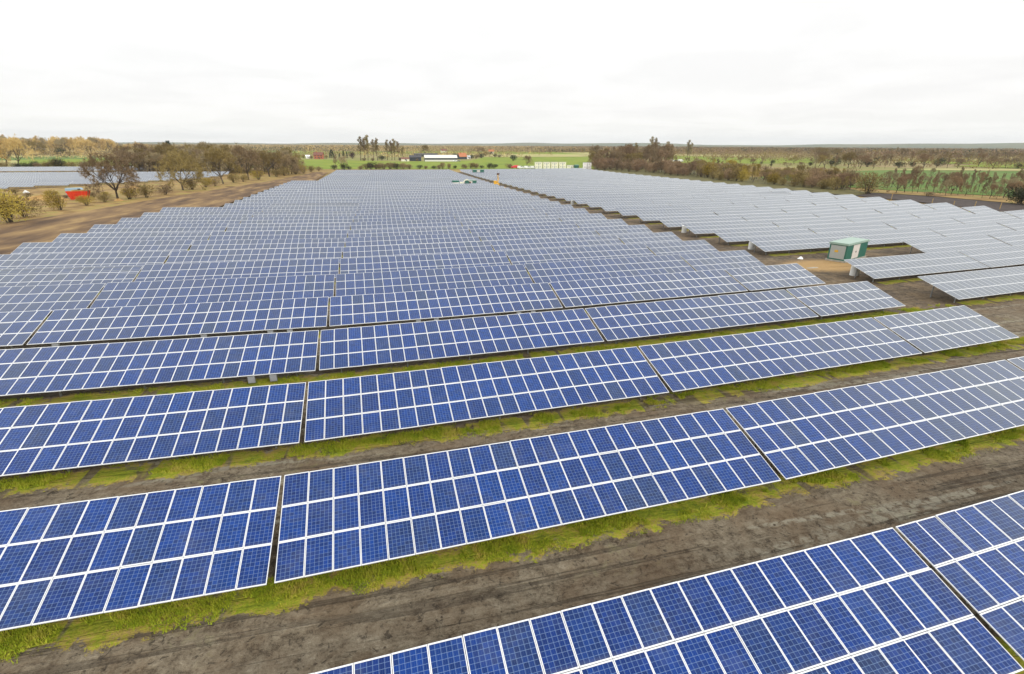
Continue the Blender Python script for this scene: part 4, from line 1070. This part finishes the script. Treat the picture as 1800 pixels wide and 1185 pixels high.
for i, (px, py, van) in enumerate([(1180, 284.6, True), (1188, 284.5, False), (1196, 284.6, True)]):
    car(at(px, py), .1, 1.5, [M['white'], M['cladding_and_shade'], M['white']][i], ['white van at the edge of the far pasture, nearest the brown wood', 'dark car between two white vans at the far pasture edge', 'white van at the far pasture edge, farther from the brown wood'][i], None, van)
car(at(1281, 290.5), .1, 1.3, M['blue_roof'], 'pale blue car half hidden in the young belt')

# ------------------------------------------------------------------ grass tufts along the nearest rows
gr = MB(); rr = random.Random(11)
def grass_mat():
    m = mat('grass_blades', rough=.8, spec=.2); t, Nn, L, b = nodes(m)
    n1 = noise(t, pos(t), .9, 4, .65); n2 = noise(t, pos(t), 14.0, 2, .6)
    c = rampn(t, math_(t, 'ADD', math_(t, 'MULTIPLY', n1, .65), math_(t, 'MULTIPLY', n2, .35)), [(.33, (.13, .19, .012)), (.44, (.24, .30, .016)), (.53, (.35, .37, .03)), (.62, (.45, .35, .08)), (.75, (.40, .29, .12))])
    L(c, b.inputs['Base Color']); return m
M['blades'] = grass_mat()
import mathutils
for k, (x0, x1, cnt) in enumerate([(-40, 60, 0), (-42, 62, 30000), (-46, 60, 24000), (-50, 58, 14000)]):
    Y = YR[k]; made = 0
    while made < cnt:
        x = rr.uniform(x0, x1); d = rr.triangular(-.6, 1.3, .45)
        y = Y+curve(x)+d
        cl = mathutils.noise.noise((x*.55, y*.55, 3.3))+.5*mathutils.noise.noise((x*1.7, y*1.7, 9.1))
        if cl < .02 or (d < .0 and cl < .22): 
            made += .2; continue
        z = gz(x, y)
        for _ in range(3):
            a = rr.uniform(0, 6.28); h = rr.uniform(.05, .17)*(1.1 if d > 0 else .8); w = rr.uniform(.012, .024)
            px_, py_ = x+rr.uniform(-.06, .06), y+rr.uniform(-.06, .06)
            gr.face([(px_-w*math.cos(a), py_-w*math.sin(a), z-.01), (px_+w*math.cos(a), py_+w*math.sin(a), z-.01), (px_+rr.uniform(-.08, .08), py_+rr.uniform(-.08, .08), z+h)])
        made += 1
tag(gr.build('grass', M['blades']), 'short green grass growing along the lower edges of the nearest tables', 'grass', kind='stuff')
# clods of earth on the worked strips
cl_ = MB()
for k in range(1, 5):
    for _ in range(2600 if k < 3 else 900):
        x = rr.uniform(-40, 62); d = rr.uniform(-5.0, -.5); y = YR[k]+curve(x)+d
        if mathutils.noise.noise((x*.25, y*1.1, 1.0)) < .02: continue
        s = .016+.07*rr.random()**3; z = gz(x, y)
        c = [Vector((x, y, z))+Vector((s*rr.uniform(.6, 1.4)*math.cos(a), s*rr.uniform(.6, 1.4)*math.sin(a), -.02)) for a in (0, 1.26, 2.5, 3.77, 5.0)]
        tp = Vector((x, y, z+s*.8))
        for i in range(5): cl_.face([c[i], c[(i+1) % 5], tp])
tag(cl_.build('clods', noisy('clod_soil', [(.3, (.05, .037, .025)), (.7, (.15, .12, .085))], 3.0)), 'small dark clods of earth on the muddy strips between the rows', 'earth clods', kind='stuff')

# ------------------------------------------------------------------ haze: the air over the plain
hz = MB(); hz.box(-9000, -1500, -9, 12500, 12500, 190)
hm_ = bpy.data.materials.new('haze_air'); hm_.use_nodes = True; t = hm_.node_tree; t.nodes.clear()
ou = t.nodes.new('ShaderNodeOutputMaterial'); pv = t.nodes.new('ShaderNodeVolumePrincipled')
pv.inputs['Color'].default_value = (.84, .88, .93, 1); pv.inputs['Density'].default_value = 5e-5; pv.inputs['Anisotropy'].default_value = .2
t.links.new(pv.outputs[0], ou.inputs['Volume'])
tag(hz.build('haze', hm_), kind='stuff')
